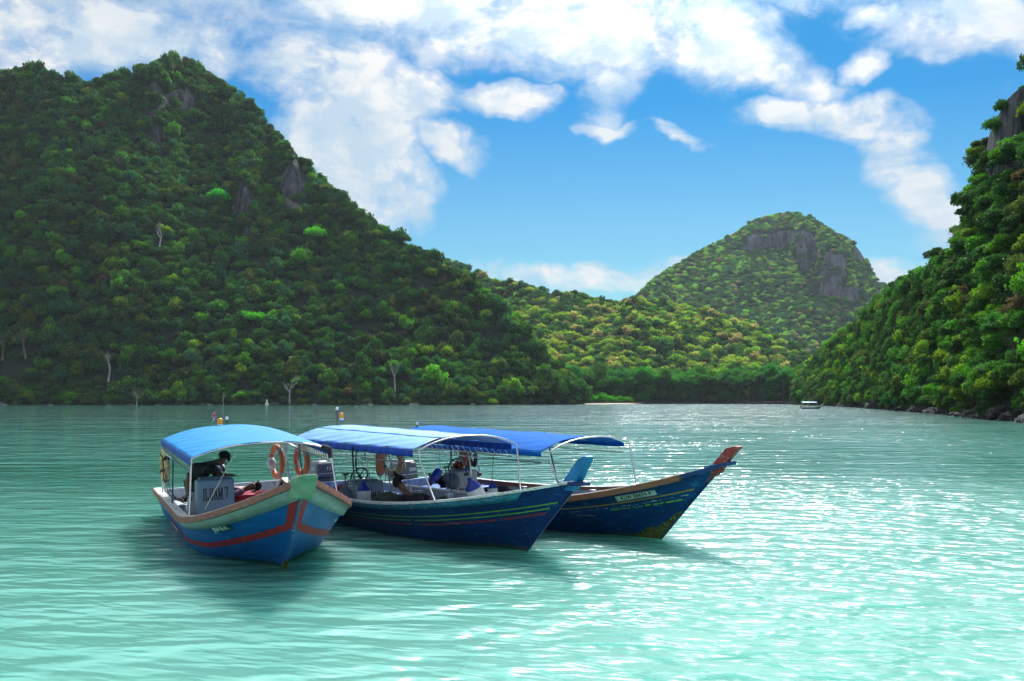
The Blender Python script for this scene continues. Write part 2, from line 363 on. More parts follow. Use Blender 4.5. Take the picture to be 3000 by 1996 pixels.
# ------------------------------------------------------------------ water
def build_water():
    me = bpy.data.meshes.new('sea_water')
    me.from_pydata([(-3500, -120, 0), (3500, -120, 0), (3500, 3300, 0), (-3500, 3300, 0), (-3500, -120, -5), (3500, -120, -5), (3500, 3300, -5), (-3500, 3300, -5)], [], [(0, 1, 2, 3), (7, 6, 5, 4), (0, 4, 5, 1), (1, 5, 6, 2), (2, 6, 7, 3), (3, 7, 4, 0)])
    o = bpy.data.objects.new('sea_water', me); COL.objects.link(o); tag(o, kind='structure')
    m = bpy.data.materials.new('turquoise_lagoon_water'); m.use_nodes = True; me.materials.append(m)
    t = NT(m.node_tree); p = t.n['Principled BSDF']
    g = t.N('ShaderNodeNewGeometry').outputs['Position']
    sp = t.N('ShaderNodeSeparateXYZ', ins={0: g}); Y = sp.outputs[1]; X = sp.outputs[0]
    # shallow sandy water by the pier, deeper and greener further out
    near = t.MIX(t.MR(Y, 7, 34, 0, 1, 'LINEAR'), (.15, .40, .335), (.045, .175, .14))
    far = t.MIX(t.MR(Y, 34, 160), near, (.034, .080, .070))
    blot = t.MIX(t.MR(t.NOISE(g, .06, 4), .3, .7, 0, .3), far, (.02, .19, .15))
    t.L(blot, p.inputs['Base Color'])
    p.inputs['Subsurface Weight'].default_value = 1.0; p.inputs['Subsurface Radius'].default_value = (.5, 1.0, .9); p.inputs['Subsurface Scale'].default_value = 4.0
    t.L(t.M('MULTIPLY', t.MR(t.M('SUBTRACT', X, t.M('MULTIPLY', Y, .10)), -3.2, 1.6, .13, .30), t.M('MULTIPLY', t.MR(Y, 9, 17, 1.5, 1.0), t.MR(Y, 16, 42, 1.0, .48))), p.inputs['Roughness']); p.inputs['IOR'].default_value = 1.33
    # ripples: stretched across the view, calmer close in on the left, choppier right and further out
    v1 = t.VM('MULTIPLY', g, (.55, 1.0, 1.0)); v2 = t.N('ShaderNodeVectorRotate', rotation_type='Z_AXIS', ins={'Vector': g, 'Angle': .35}).outputs[0]
    v2 = t.VM('MULTIPLY', v2, (.45, 1.0, 1.0))
    h1 = t.NOISE(v1, 1.1, 2, .5, .3)                      # half-metre to metre wavelets
    h2 = t.NOISE(v2, 3.2, 2, .5, .2)                      # small ripples
    h3 = t.NOISE(v2, .35, 2, .5, .3)                      # long low swell
    patch = t.MR(t.NOISE(g, .05, 3, .5), .35, .65, .6, 1.2)
    side = t.MR(t.M('SUBTRACT', X, t.M('MULTIPLY', Y, -.03)), -3.0, 3.5, .42, 1.0)
    dist = t.M('MULTIPLY', t.M('MULTIPLY', t.MR(Y, 9, 19, 2.9, 1.0), t.MR(Y, 20, 45, 1.0, .42)), t.MR(X, -1.2, 2.0, .7, 1.35))
    k2 = t.M('MULTIPLY', t.M('MULTIPLY', patch, side), dist)
    hh = t.M('ADD', t.M('MULTIPLY', t.M('MULTIPLY', h1, .36), t.M('MULTIPLY', side, t.M('MULTIPLY', t.MR(Y, 9, 20, 1.8, 1.0), t.MR(Y, 20, 45, 1.0, .5)))), t.M('MULTIPLY', t.M('MULTIPLY', h2, .15), k2))
    hh = t.M('ADD', hh, t.M('MULTIPLY', h3, .12))
    # wind chop seen as glitter further out
    hf = t.NOISE(t.VM('MULTIPLY', g, (.5, 1, 1)), .55, 3, .6)
    hh = t.M('ADD', hh, t.M('MULTIPLY', t.M('MULTIPLY', hf, t.MR(Y, 18, 50, 0, .42)), patch))
    hg = t.NOISE(t.VM('MULTIPLY', g, (.45, 1, 1)), .16, 3, .6)
    hh = t.M('ADD', hh, t.M('MULTIPLY', hg, t.MR(Y, 40, 150, 0, 1.7)))
    b = t.N('ShaderNodeBump', ins={'Height': hh, 'Strength': 1.0, 'Distance': 1.0})
    t.L(b.outputs[0], p.inputs['Normal'])
    return o
build_water()

# ------------------------------------------------------------------ hills
def col_dir(x): a = (x - 1500) / FPX; return a                     # tangent of the azimuth
def interp(pts, x):
    xs = [p[0] for p in pts]; ys = [p[1] for p in pts]; return np.interp(x, xs, ys)
def vnoise(x, y, z, s): return noise.fractal(Vector((x * s, y * s, z * s)), .9, 2.0, 4)
def in_cliff(cl, x, y):
    m = 0.0
    for (cx, cy, rx, ry) in cl:
        q = ((x - cx) / rx) ** 2 + ((y - cy) / ry) ** 2 + .5 * noise.noise(Vector((x * .03, y * .012, 3.1)))
        m = max(m, min(1, max(0, (1.15 - q) * 2.2)))
    return m
class Hill: pass
def build_hill(name, sil, foot, slope, cliffs, x0, x1, step, rows, canopy, material, z0=.3, rough=1.0, behind=60):
    """a slope rising from its foot line to the ridge seen against what is behind it; d is metres from the pier, measured along +Y"""
    xs = np.arange(x0, x1 + 1, step); H = Hill(); grid = []; rock = []
    for x in xs:
        a = col_dir(x); d = float(interp(foot, x)); z = z0; sy = float(interp(sil, x)); col = []; rk = []
        dz = 1.2 if d < 450 else (2.0 if d < 1200 else 4.0)
        path = [(d - 4, -1.5, 0.0), (d, z, 0.0)]
        while True:
            py = HOR - (z - CAM_H) * FPX / d
            tgt = (HOR - sy) / FPX - (canopy(x) if callable(canopy) else canopy) / d
            if (z - CAM_H) / d >= tgt or z > 900: break
            n = vnoise(a * d, d, z, 1 / (55 if d < 450 else 130))
            sl = slope(x, py) + 13 * rough * n
            ck = in_cliff(cliffs, x, py)
            sl = sl * (1 - ck) + 80 * ck
            sl = min(84, max(12, sl))
            d += dz / math.tan(math.radians(sl)); z += dz; path.append((d, z, ck))
        # resample by index to a fixed number of rows
        P = np.array(path); s = np.linspace(0, len(P) - 1, rows); i = np.arange(len(P))
        D = np.interp(s, i, P[:, 0]); Z = np.interp(s, i, P[:, 1]); K = np.interp(s, i, P[:, 2])
        zt = Z[-1]
        for k in range(1, 5): D = np.append(D, D[rows - 1] + behind * k / 4.0); Z = np.append(Z, zt - (zt + 1.5) * (k / 4.0) ** 1.5 * min(1, behind / max(zt, 1)) ); K = np.append(K, 0)
        grid.append(np.stack([a * D, D, Z], 1)); rock.append(K)
    Gd = np.array(grid); R = np.array(rock)
    # smooth ridge distances sideways a little so columns do not comb
    for _ in range(2): Gd[1:-1] = Gd[1:-1] * .5 + (Gd[:-2] + Gd[2:]) * .25
    nC, nR = Gd.shape[:2]
    idx = np.arange(nC * nR).reshape(nC, nR)
    F = np.stack([idx[:-1, :-1], idx[1:, :-1], idx[1:, 1:], idx[:-1, 1:]], -1).reshape(-1, 4)
    me = bpy.data.meshes.new(name); me.from_pydata(Gd.reshape(-1, 3).tolist(), [], F.tolist()); me.update()
    at = me.attributes.new('rock', 'FLOAT', 'POINT'); at.data.foreach_set('value', R.reshape(-1).astype(np.float32))
    me.materials.append(material); o = bpy.data.objects.new(name, me); COL.objects.link(o); tag(o, kind='structure')
    H.G = Gd; H.R = R; H.nR = rows; H.o = o; return H
def scatter(H, spacing, xr=(-80, 3080), top_extra=2, keep=None, jitter=1.0):
    """points spread evenly over the slope, none on bare rock"""
    Gd, R = H.G, H.R; nC, nR = Gd.shape[:2]; pts = []
    A = Gd[:-1, :-1]; B = Gd[1:, :-1]; C = Gd[1:, 1:]; Dd = Gd[:-1, 1:]
    area = .5 * np.linalg.norm(np.cross(C - A, Dd - B), axis=2)
    nn = min(H.nR + top_extra, nR - 1)
    for i in range(nC - 1):
        for j in range(0, nn):
            n = area[i, j] / spacing ** 2 ; n = int(n) + (RNG.random() < n - int(n))
            for _ in range(n):
                u, v = RNG.random(2); p = (A[i, j] * (1 - u) + B[i, j] * u) * (1 - v) + (Dd[i, j] * (1 - u) + C[i, j] * u) * v
                px = 1500 + p[0] / p[1] * FPX
                if not xr[0] < px < xr[1] or p[2] < 0: continue
                rk = R[i, j]
                if rk > .35 and RNG.random() < ((.97 if H.o.name[0] != 'r' else .93) if noise.noise(Vector((px * .02, p[2] * .05, 7))) < (.22 if H.o.name[0] != 'r' else .6) else .3): continue
                pts.append((p[0], p[1], p[2], px, HOR - (p[2] - CAM_H) / p[1] * FPX))
    return np.array(pts)

LEFT_SIL = [(-1200, 420), (-700, 260), (-300, 200), (0, 187), (68, 185), (178, 214), (238, 223), (297, 212), (365, 195), (424, 172), (467, 150), (547, 166), (594, 193), (653, 242), (721, 293), (755, 331), (781, 365), (827, 420), (882, 456), (899, 476), (955, 530), (997, 573), (1120, 668), (1222, 727), (1250, 745), (1288, 771), (1351, 796), (1394, 822), (1436, 879), (1496, 911), (1542, 966), (1576, 1013), (1600, 1055), (1640, 1085), (1680, 1130), (1720, 1160)]
LEFT_CL = [(434, 345, 32, 110), (508, 300, 48, 46), (700, 600, 32, 58), (850, 558, 42, 76), (728, 700, 20, 50)]
ROCK_DARK = ((.085, .09, .10), (.008, .011, .02), (.26, .23, .20), .25)
left = build_hill('left_hill_terrain', LEFT_SIL, [(-1200, 520), (0, 545), (1000, 565), (1500, 590), (1720, 640)],
                  lambda x, y: 46 if y > 700 else 51, LEFT_CL, -1200, 1720, 16, 120, 5.5,
                  terrain_material('forest_floor_left', (.010, .026, .007), ROCK_DARK), behind=260)
MID_SIL = [(1100, 700), (1250, 735), (1373, 790), (1411, 812), (1479, 825), (1564, 838), (1619, 862), (1670, 853), (1733, 872), (1800, 879), (1870, 880), (1955, 889), (2061, 910), (2124, 922), (2188, 952), (2251, 978), (2315, 1008), (2370, 1050), (2420, 1080), (2520, 1110), (2700, 1120)]
mid = build_hill('middle_ridge_terrain', MID_SIL, [(1100, 860), (2700, 900)], lambda x, y: 20 if y > 930 else 28, [], 1100, 2700, 16, 60, 6.5,
                 terrain_material('forest_floor_middle', (.03, .055, .012), ROCK_DARK), z0=1.0, behind=200)
DOME_SIL = [(1600, 960), (1861, 884), (1891, 846), (1933, 812), (1997, 770), (2052, 736), (2107, 708), (2145, 693), (2188, 664), (2230, 638), (2294, 622), (2336, 625), (2387, 634), (2413, 657), (2455, 681), (2506, 706), (2532, 731), (2544, 765), (2553, 791), (2570, 821), (2604, 838), (2700, 880), (2900, 980)]
DOME_CL = [(2255, 712, 78, 26), (2370, 740, 36, 60), (2215, 728, 40, 20), (2450, 800, 40, 62), (2430, 850, 34, 40), (2490, 870, 44, 26), (2320, 700, 60, 20), (2520, 745, 20, 30)]
ROCK_PALE = ((.17, .17, .20), (.03, .034, .055), (.26, .15, .10), .13)
dome = build_hill('karst_dome_terrain', DOME_SIL, [(1600, 1450), (2900, 1500)], lambda x, y: 31, DOME_CL, 1600, 2900, 10, 110, 5.0,
                  terrain_material('forest_floor_dome', (.022, .045, .015), ROCK_PALE), z0=8, behind=400)
RIGHT_SIL = [(2330, 1110), (2368, 1064), (2436, 1003), (2511, 941), (2559, 888), (2621, 838), (2682, 805), (2737, 775), (2764, 735), (2805, 715), (2846, 690), (2868, 600), (2892, 545), (2898, 470), (2904, 420), (2918, 372), (2948, 318), (2975, 275), (3010, 245), (3100, 190), (3400, 60), (3900, -60)]
RIGHT_CL = [(2955, 385, 78, 150), (3000, 300, 60, 100), (2915, 360, 40, 90)]
right = build_hill('right_hill_terrain', RIGHT_SIL, [(2330, 640), (2400, 520), (2480, 410), (2590, 304), (2650, 245), (2800, 172), (2900, 140), (3000, 120), (3200, 98), (3500, 78), (3900, 66)],
                   lambda x, y: 40 if y > 700 else 52, RIGHT_CL, 2330, 3900, 12, 70, lambda x: 5.6 if x < 2870 else .8,
                   terrain_material('forest_floor_right', (.014, .030, .008), ((.10, .10, .115), (.010, .012, .018), (.14, .12, .10), .8)), z0=.5, behind=90)
# low wooded flat behind the head of the lagoon
def flat_land():
    g = G(); xs = list(range(1480, 2520, 20)); v = []; f = []
    for x in xs:
        a = col_dir(x); d0 = float(interp([(1480, 640), (1640, 690), (1850, 720), (2100, 760), (2330, 700), (2520, 560)], x)) + 3 * noise.noise(Vector((x * .01, 0, 0)))
        for d, z in ((d0 - 5, -1.0), (d0, .35), (d0 + 60, 1.2), (d0 + 300, 1.6)): v.append((a * d, d, z))
    for i in range(len(xs) - 1):
        for j in range(3): f.append((i * 4 + j, (i + 1) * 4 + j, (i + 1) * 4 + j + 1, i * 4 + j + 1))
    g.add(v, f); return tag(g.build('mangrove_flat_ground', mat('dark_mud', (.045, .042, .03), .9, var=.4, vscale=.05)), kind='structure')
flat_land()
def beach():
    g = G(); v = []; f = []; n = 24
    for i in range(n + 1):
        x = 1690 + (1880 - 1690) * i / n; a = col_dir(x); d0 = float(interp([(1480, 640), (1640, 690), (1850, 720), (2100, 760)], x)); w_ = math.sin(PI * i / n) ** .5
        for d, z in ((d0 - 14 * w_ - .5, -.2), (d0 - 2, .55 * w_ + .1), (d0 + 6, .9), (d0 + 7, -.5)): v.append((a * d, d, z))
    for i in range(n):
        for j in range(3): f.append((i * 4 + j, (i + 1) * 4 + j, (i + 1) * 4 + j + 1, i * 4 + j + 1))
    g.add(v, f); tag(g.build('sand_beach', M['sand']), kind='structure')
beach()

# ------------------------------------------------------------------ trees
def crown_mesh(name, seed, lobes, nleaf, size, R=1.0, flat=.75, bottom=-.35, lobe_r=.5):
    """foliage of small bent leaf sprays over the surface of many lobes; unit crown radius, base of the crown at z 0"""
    r = np.random.default_rng(seed); cs = []
    for i in range(lobes):
        a = r.random() * 2 * PI; q = math.sqrt(r.random()) * .72 if i else 0
        top = math.sqrt(max(0, 1 - q * q)); cs.append((q * math.cos(a), q * math.sin(a), flat * (.12 + .85 * top * (.35 + .65 * r.random() ** .6)), lobe_r * (.65 + .55 * r.random())))
    V = []; F = []; LV = []
    wts = np.array([c[3] ** 2 for c in cs]); wts /= wts.sum()
    ids = r.choice(len(cs), nleaf, p=wts)
    for ci in ids:
        cx, cy, cz, cr = cs[ci]
        while True:
            d = r.normal(size=3); d /= np.linalg.norm(d)
            if d[2] > bottom - .4 * r.random(): break
        rad = cr * (1 - .35 * r.random() ** 2) * (1.0 if r.random() > .14 else 1.15 + .25 * r.random())
        c = np.array([cx + d[0] * rad, cy + d[1] * rad, cz + d[2] * rad * flat * .68])
        nrm = d + r.normal(size=3) * .7 + np.array([0, 0, .35]); nrm /= np.linalg.norm(nrm)
        t = np.cross(nrm, r.normal(size=3)); t /= np.linalg.norm(t); b = np.cross(nrm, t)
        s = size * (.6 + .8 * r.random()); k = .45 + .4 * r.random()
        o = len(V); dr = -nrm * s * .25
        V += [c - t * s * .5 + dr, c - b * s * k * .5, c + t * s * .5 + dr, c + b * s * k * .5 + dr * .3]
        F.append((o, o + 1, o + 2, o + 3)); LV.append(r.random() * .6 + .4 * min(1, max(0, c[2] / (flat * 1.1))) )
    me = bpy.data.meshes.new(name); me.from_pydata([tuple(map(float, v)) for v in V], [], F); me.update()
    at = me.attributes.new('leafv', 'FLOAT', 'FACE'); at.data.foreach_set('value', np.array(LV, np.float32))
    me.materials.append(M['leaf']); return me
def branch_tree(seed, depth, spread, thick, up=.35, trunk=1.0, n0=4):
    """tapered trunk and limbs, unit size"""
    r = random.Random(seed); g = G()
    def grow(p, d, L, rad, lv):
        pts = [p]; rs = [rad]; q = p.copy(); dd = d.copy(); n = 3 if lv else 4
        for i in range(n):
            dd = (dd + Vector((r.uniform(-1, 1), r.uniform(-1, 1), r.uniform(-.4, .8))) * .16).normalized(); q = q + dd * L / n; pts.append(q.copy()); rs.append(rad * (1 - .55 * (i + 1) / n))
        g.tube(pts, rs, 5 if lv < 2 else 3, cap=False)
        if lv < depth:
            for k in range(n0 if lv == 0 else 3):
                a = r.uniform(0, 2 * PI); nd = (dd * .55 + Vector((math.cos(a), math.sin(a), up)) * spread).normalized()
                s = pts[-1] if k == 0 or lv == 0 and r.random() < .5 else pts[-2]
                grow(s, nd, L * r.uniform(.5, .72), rs[-1] * .8, lv + 1)
    grow(Vector((0, 0, -.15)), Vector((0, 0, 1)), trunk, thick, 0)
    me = bpy.data.meshes.new('limbs'); me.from_pydata(g.v, [], g.f); me.update(); me.polygons.foreach_set('use_smooth', g.sm); return me
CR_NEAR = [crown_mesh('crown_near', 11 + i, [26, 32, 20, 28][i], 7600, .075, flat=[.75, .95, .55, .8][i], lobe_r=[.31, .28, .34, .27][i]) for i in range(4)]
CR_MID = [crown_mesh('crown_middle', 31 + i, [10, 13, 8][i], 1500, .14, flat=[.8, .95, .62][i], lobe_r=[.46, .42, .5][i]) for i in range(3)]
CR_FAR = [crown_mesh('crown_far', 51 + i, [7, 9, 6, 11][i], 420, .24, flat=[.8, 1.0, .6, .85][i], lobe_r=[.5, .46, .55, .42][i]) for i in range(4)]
LIMBS = [branch_tree(5 + i, 2, .8, .05, n0=5) for i in range(3)]
for m_ in LIMBS: m_.materials.append(M['bark'])
DARK = (.018, .062, .012); MIDG = (.030, .095, .016); BLUEG = (.018, .070, .030); BRIGHT = (.052, .160, .010); LIME = (.100, .175, .012); OLIVE = (.045, .070, .014); BROWN = (.085, .060, .035); YEL = (.150, .200, .018)
def pick(pal):
    r = RNG.random() * sum(p[1] for p in pal)
    for c, wt in pal:
        r -= wt
        if r <= 0: return c
    return pal[0][0]
def make_tree(name, x, y, z, rad, height, crowns, tintc, label, group, cat='tree', limb=None, gapf=.0):
    root = empty(name, (x, y, z), (0, 0, RNG.random() * 6.28)); tag(root, label, cat, group)
    cm = bpy.data.objects.new('crown', crowns[RNG.integers(len(crowns))]); COL.objects.link(cm); cm.parent = root
    ch = rad * 1.1; cm.location = (0, 0, height - ch * 1.1); cm.scale = (rad * (.9 + .2 * RNG.random()), rad * (.9 + .2 * RNG.random()), ch * (.95 + .2 * RNG.random()))
    cm['tint'] = [float(c) for c in tintc]
    tm = bpy.data.objects.new('trunk', limb or LIMBS[RNG.integers(3)]); COL.objects.link(tm); tm.parent = root
    s = max(.1, height - ch * .75) ; tm.scale = (s * .62, s * .62, s * .72)
    return root
def make_bare(name, x, y, z, height, label, group, m, seed, spread=.9, up=.5, thick=.045, rot=0, cat='tree'):
    me = branch_tree(seed, 4, spread, thick, up, trunk=.55, n0=4); me.materials.append(m)
    o = bpy.data.objects.new(name, me); COL.objects.link(o); o.location = (x, y, z); o.scale = (height,) * 3; o.rotation_euler = (0, 0, rot); return tag(o, label, cat, group)
PROTO_TREES = []
FREE = []          # points that become "stuff" forest, per hill
def forest(name, pts, radf, crowns_objs, pal, hk=1.0):
    """the forest mass as one object: crowns set on the points by geometry nodes"""
    n = len(pts); me = bpy.data.meshes.new(name); me.from_pydata([tuple(p[:3]) for p in pts], [], [])
    rad = np.array([radf(p) for p in pts], np.float32)
    a = me.attributes.new('rad', 'FLOAT', 'POINT'); a.data.foreach_set('value', rad)
    a = me.attributes.new('rot', 'FLOAT', 'POINT'); a.data.foreach_set('value', (RNG.random(n) * 6.28).astype(np.float32))
    a = me.attributes.new('which', 'INT', 'POINT'); a.data.foreach_set('value', RNG.integers(0, len(crowns_objs), n).astype(np.int32))
    tn = np.array([pal(p) for p in pts], np.float32); a = me.attributes.new('tint', 'FLOAT_VECTOR', 'POINT'); a.data.foreach_set('vector', tn.reshape(-1))
    o = bpy.data.objects.new(name, me); COL.objects.link(o); tag(o, kind='stuff')
    ng = bpy.data.node_groups.new(name + '_nodes', 'GeometryNodeTree')
    ng.interface.new_socket('Geometry', in_out='INPUT', socket_type='NodeSocketGeometry'); ng.interface.new_socket('Geometry', in_out='OUTPUT', socket_type='NodeSocketGeometry')
    N = ng.nodes; L = ng.links; gi = N.new('NodeGroupInput'); go = N.new('NodeGroupOutput')
    jn = N.new('GeometryNodeJoinGeometry')
    for ob in reversed(crowns_objs):
        oi = N.new('GeometryNodeObjectInfo'); oi.inputs['Object'].default_value = ob; oi.inputs['As Instance'].default_value = False
        g2 = N.new('GeometryNodeGeometryToInstance'); L.new(oi.outputs['Geometry'], g2.inputs[0]); L.new(g2.outputs[0], jn.inputs[0])
    ip = N.new('GeometryNodeInstanceOnPoints'); L.new(gi.outputs[0], ip.inputs['Points']); L.new(jn.outputs[0], ip.inputs['Instance']); ip.inputs['Pick Instance'].default_value = True
    def NA(nm, ty):
        q = N.new('GeometryNodeInputNamedAttribute'); q.data_type = ty; q.inputs['Name'].default_value = nm
        return [s for s in q.outputs if s.enabled and s.name == 'Attribute'][0]
    L.new(NA('which', 'INT'), ip.inputs['Instance Index'])
    cx = N.new('ShaderNodeCombineXYZ'); L.new(NA('rot', 'FLOAT'), cx.inputs[2]); L.new(cx.outputs[0], ip.inputs['Rotation'])
    cs = N.new('ShaderNodeCombineXYZ'); rs = NA('rad', 'FLOAT'); L.new(rs, cs.inputs[0]); L.new(rs, cs.inputs[1])
    mm = N.new('ShaderNodeMath'); mm.operation = 'MULTIPLY'; L.new(rs, mm.inputs[0]); mm.inputs[1].default_value = 1.35 * hk; L.new(mm.outputs[0], cs.inputs[2]); L.new(cs.outputs[0], ip.inputs['Scale'])
    L.new(ip.outputs[0], go.inputs[0])
    md = o.modifiers.new('forest', 'NODES'); md.node_group = ng
    return o

# single trees -----------------------------------------------------
RP = scatter(right, 4.6, (2300, 3600)); RP = RP[np.argsort(RP[:, 1])]
PAL_R = [(MIDG, 4), (DARK, 3), (OLIVE, 1.5), (BRIGHT, 2.2), (LIME, 1.6), (BROWN, .35)]
names_r = {MIDG: 'mid green', DARK: 'dark green', OLIVE: 'olive green', BRIGHT: 'bright green', LIME: 'lime green', BROWN: 'brownish', BLUEG: 'blue green', YEL: 'yellow green'}
def band_r(p):
    return 'foot' if p[2] < 6 else ('lower slope' if p[2] < 18 else 'mid slope' if p[2] < 34 else 'upper slope')
def where_r(p):
    return 'left of the far boat' if p[3] < 2440 else 'above the far rocks' if p[3] < 2520 else 'above the big boulder' if p[3] < 2640 else 'right of the big boulder' if p[3] < 2730 else 'middle stretch' if p[3] < 2810 else 'left of the driftwood' if p[3] < 2880 else 'above the leaning trunk' if p[3] < 2945 else 'at the right edge'
def where_old(p): return 'near the far boat' if p[3] < 2560 else ('behind the big boulder' if p[3] < 2700 else ('in the middle stretch' if p[3] < 2860 else 'by the right edge'))
NEAR_SHAPE = {0: 'domed', 1: 'tall crowned', 2: 'flat topped', 3: 'round'}; MID_SHAPE = {0: 'domed', 1: 'tall crowned', 2: 'flat topped'}
n_single = 0; rest_r = []
vis = RP[(RP[:, 3] > 2380)]
for i, p in enumerate(vis):
    if n_single < 190 and p[3] < 3045:
        t_ = pick([(BRIGHT, 3), (LIME, 3), (MIDG, 3), (DARK, 1)] if p[2] < 12 else PAL_R)
        rad = 2.6 + 2.0 * RNG.random(); nm = names_r[t_]
        bank = CR_NEAR if p[1] < 260 else CR_MID; si = int(RNG.integers(len(bank))); shp = (NEAR_SHAPE if p[1] < 260 else MID_SHAPE)[si]; big = 'large' if rad > 3.9 else ('small' if rad < 3.1 else 'medium')
        make_tree('broadleaf_tree', p[0], p[1], p[2] - .6, rad, 5.2 + 2.4 * RNG.random(), [bank[si]], t_,
                  f'{big} {nm} {shp} tree, {band_r(p)} of right hill, {where_r(p)}', 'broadleaf trees on the right hill')
        n_single += 1
    else: rest_r.append(p)
rest_r += [p for p in RP if p[3] <= 2380]
proto_mid = [o for o in COL.objects if o.name.startswith('crown') and o.data in CR_MID]

LP = scatter(left, 5.0, (-900, 1720)); MP = scatter(mid, 6.3, (1150, 2560)); DP = scatter(dome, 7.6, (1700, 2760))
def nearest(P, px, py):
    i = np.argmin((P[:, 3] - px) ** 2 + (P[:, 4] - py) ** 2); return P[i]
# trees along the left shore, nearest row
sh = LP[(LP[:, 2] < 7) & (LP[:, 3] > -20)]; sh = sh[np.argsort(sh[:, 1])][:52]
for p in sh:
    t_ = pick([(BRIGHT, 2), (MIDG, 4), (BLUEG, 2), (LIME, 1)])
    rad = 3.4 + 2.4 * RNG.random(); si = int(RNG.integers(3)); zone = ['at the far left', 'left of the boats', 'behind the nearest boat', 'above the middle boat', 'above the farthest boat', 'by the small beach'][min(5, int(max(0, p[3]) // 290))]
    make_tree('shoreline_tree', p[0], p[1], .3, rad, 6 + 3.5 * RNG.random(), [CR_MID[si]], t_, f"{'large' if rad > 5 else 'small' if rad < 4.1 else 'middling'} {names_r[t_]} {MID_SHAPE[si]} tree on the left shore, {zone}", 'trees along the left shore')
# trees with a look of their own on the left hill
SPECIAL = [(636, 590, 9, 14, (.04, .30, .03), 'broad bright green tree high on the left hill between two rock faces'),
           (738, 965, 7.5, 10, (.06, .25, .012), 'vivid light green umbrella shaped tree low on the left hill'),  # vivid green tints brightened so the crowns look sunlit
           (923, 722, 7.5, 10, (.06, .24, .012), 'bright green flat topped tree halfway up the right flank of the left hill'),
           (860, 895, 7, 10, (.12, .27, .018), 'wide yellowish green domed tree above the vivid light green one'),
           (985, 812, 6, 8, (.12, .07, .04), 'rust brown flat topped tree on the right flank of the left hill'),
           (1045, 866, 5.5, 8, (.11, .065, .045), 'reddish brown bushy tree below the rust brown flat topped one'),
           (760, 760, 7, 10, (.075, .062, .03), 'brownish olive dome tree right of the bleached dead tree'),
           (85, 243, 6, 8, (.03, .17, .015), 'green tree near the upper left corner just below the ridge'),
           (1182, 712, 6.5, 13, (.022, .075, .02), 'tall open crowned tree standing out above the ridge of the left hill'),
           (1248, 752, 4.5, 9, (.020, .07, .02), 'small umbrella crowned tree on the ridge right of the tall open one'),
           (985, 560, 4.5, 10, (.018, .06, .02), 'dark tree poking out of the steep ridge under the clouds'),
           (877, 450, 4.5, 8, (.015, .05, .018), 'dark tree leaning out of the upper ridge right of the summit'),
           (478, 168, 4, 6, (.012, .035, .012), 'very dark tree on the very summit of the left hill'),
           (272, 222, 3.5, 6, (.016, .05, .018), 'small tree alone on the ridge left of the summit'),
           (1030, 990, 7, 9, (.05, .06, .02), 'olive brown wide tree low on the left hill right of the centre')]
used = []
for q_ in SPECIAL: p = nearest(LP, q_[0], q_[1] + 8); LP = LP[np.hypot(LP[:, 0] - p[0], (LP[:, 1] - p[1]) * .7) > q_[2] * .75]
for (px, py, rad, hh, tc_, lab) in SPECIAL:
    p = nearest(LP, px, py + 8); x_ = col_dir(px) * p[1]; used.append((p[3], p[4], rad)); make_tree('hillside_tree', x_, p[1] - 2, p[2] - 1, rad, hh + (3 if py > 560 and px < 1150 else 0), CR_MID if py > 560 and px < 1150 else CR_NEAR, tc_, lab, 'single trees picked out on the left hill')
for (px, py, h, lab, m, sd, up, sp) in [(468, 716, 17, 'bleached white dead tree forking upward in the middle of the left hill', M['dead_wood'], 2, .7, .7),
          (560, 742, 13, 'pale leafless tree lower right of the bleached white dead tree', M['dead_wood'], 3, .6, .8),
          (90, 1040, 17, 'thin pale bare trunk above the shore at the far left', M['twig'], 4, .9, .45),
          (326, 1120, 15, 'pair of pale bare stems behind the shore bushes left of centre', M['dead_wood'], 5, .9, .4),
          (20, 1060, 14, 'greyish leafless thicket tree at the left edge of the picture', M['twig'], 6, .5, .9),
          (848, 1172, 15, 'sprawling pale leafless tree on the shore behind the first boat', M['dead_wood'], 8, .5, .95),
          (415, 1172, 11, 'low pale branching dead tree on the left shore', M['dead_wood'], 9, .4, 1.0),
          (1155, 1140, 16, 'tall thin pale trunk near the right end of the left shore', M['dead_wood'], 10, .9, .35),
          (653, 1184, 8, 'slim white dead stem at the waterline above the first boat canopy', M['dead_wood'], 12, .9, .3)]:
    p = nearest(LP, px, py); LP = LP[np.hypot(LP[:, 0] - p[0], (LP[:, 1] - p[1] + 5) * .6) > 4.5]; make_bare('dead_tree', p[0], p[1] - 5, max(.1, p[2] - .5), h, lab, 'dead and leafless trees on the left shore and hill', m, sd, sp, up, thick=.045)
# mangroves along the head of the lagoon
PAL_M = [((.022, .11, .018), 4), ((.034, .12, .016), 3), ((.020, .095, .026), 3), ((.05, .17, .014), .8)]
for k in range(34):
    x = 1575 + k * 25.5 + RNG.uniform(-6, 6); a = col_dir(x); d = float(interp([(1480, 640), (1640, 690), (1850, 720), (2100, 760), (2330, 700), (2520, 560)], x)) + 3 + 6 * RNG.random()
    hgt = (20 + 4 * RNG.random()) if x > 1900 or x < 1660 else (17 + 5 * RNG.random()); d += 0 if (x > 1870 or x < 1680) else 22
    si = int(RNG.integers(3)); tm_ = pick(PAL_M); tn_ = 'brighter green' if tm_[1] > .15 else ('bluish green' if tm_[2] > .02 else 'dull green'); hn_ = 'taller' if hgt > 21.5 else 'lower'
    make_tree('mangrove_tree', a * d, d, .6, 6 + 1.6 * RNG.random(), hgt, [CR_MID[si]], tm_, f"{tn_} {hn_} {MID_SHAPE[si]} mangrove, {'left of the small beach' if x < 1690 else 'behind the small beach' if x < 1880 else 'right of the small beach' if x < 2130 else 'left of the far boat'}", 'mangrove trees behind the lagoon')
mang = []
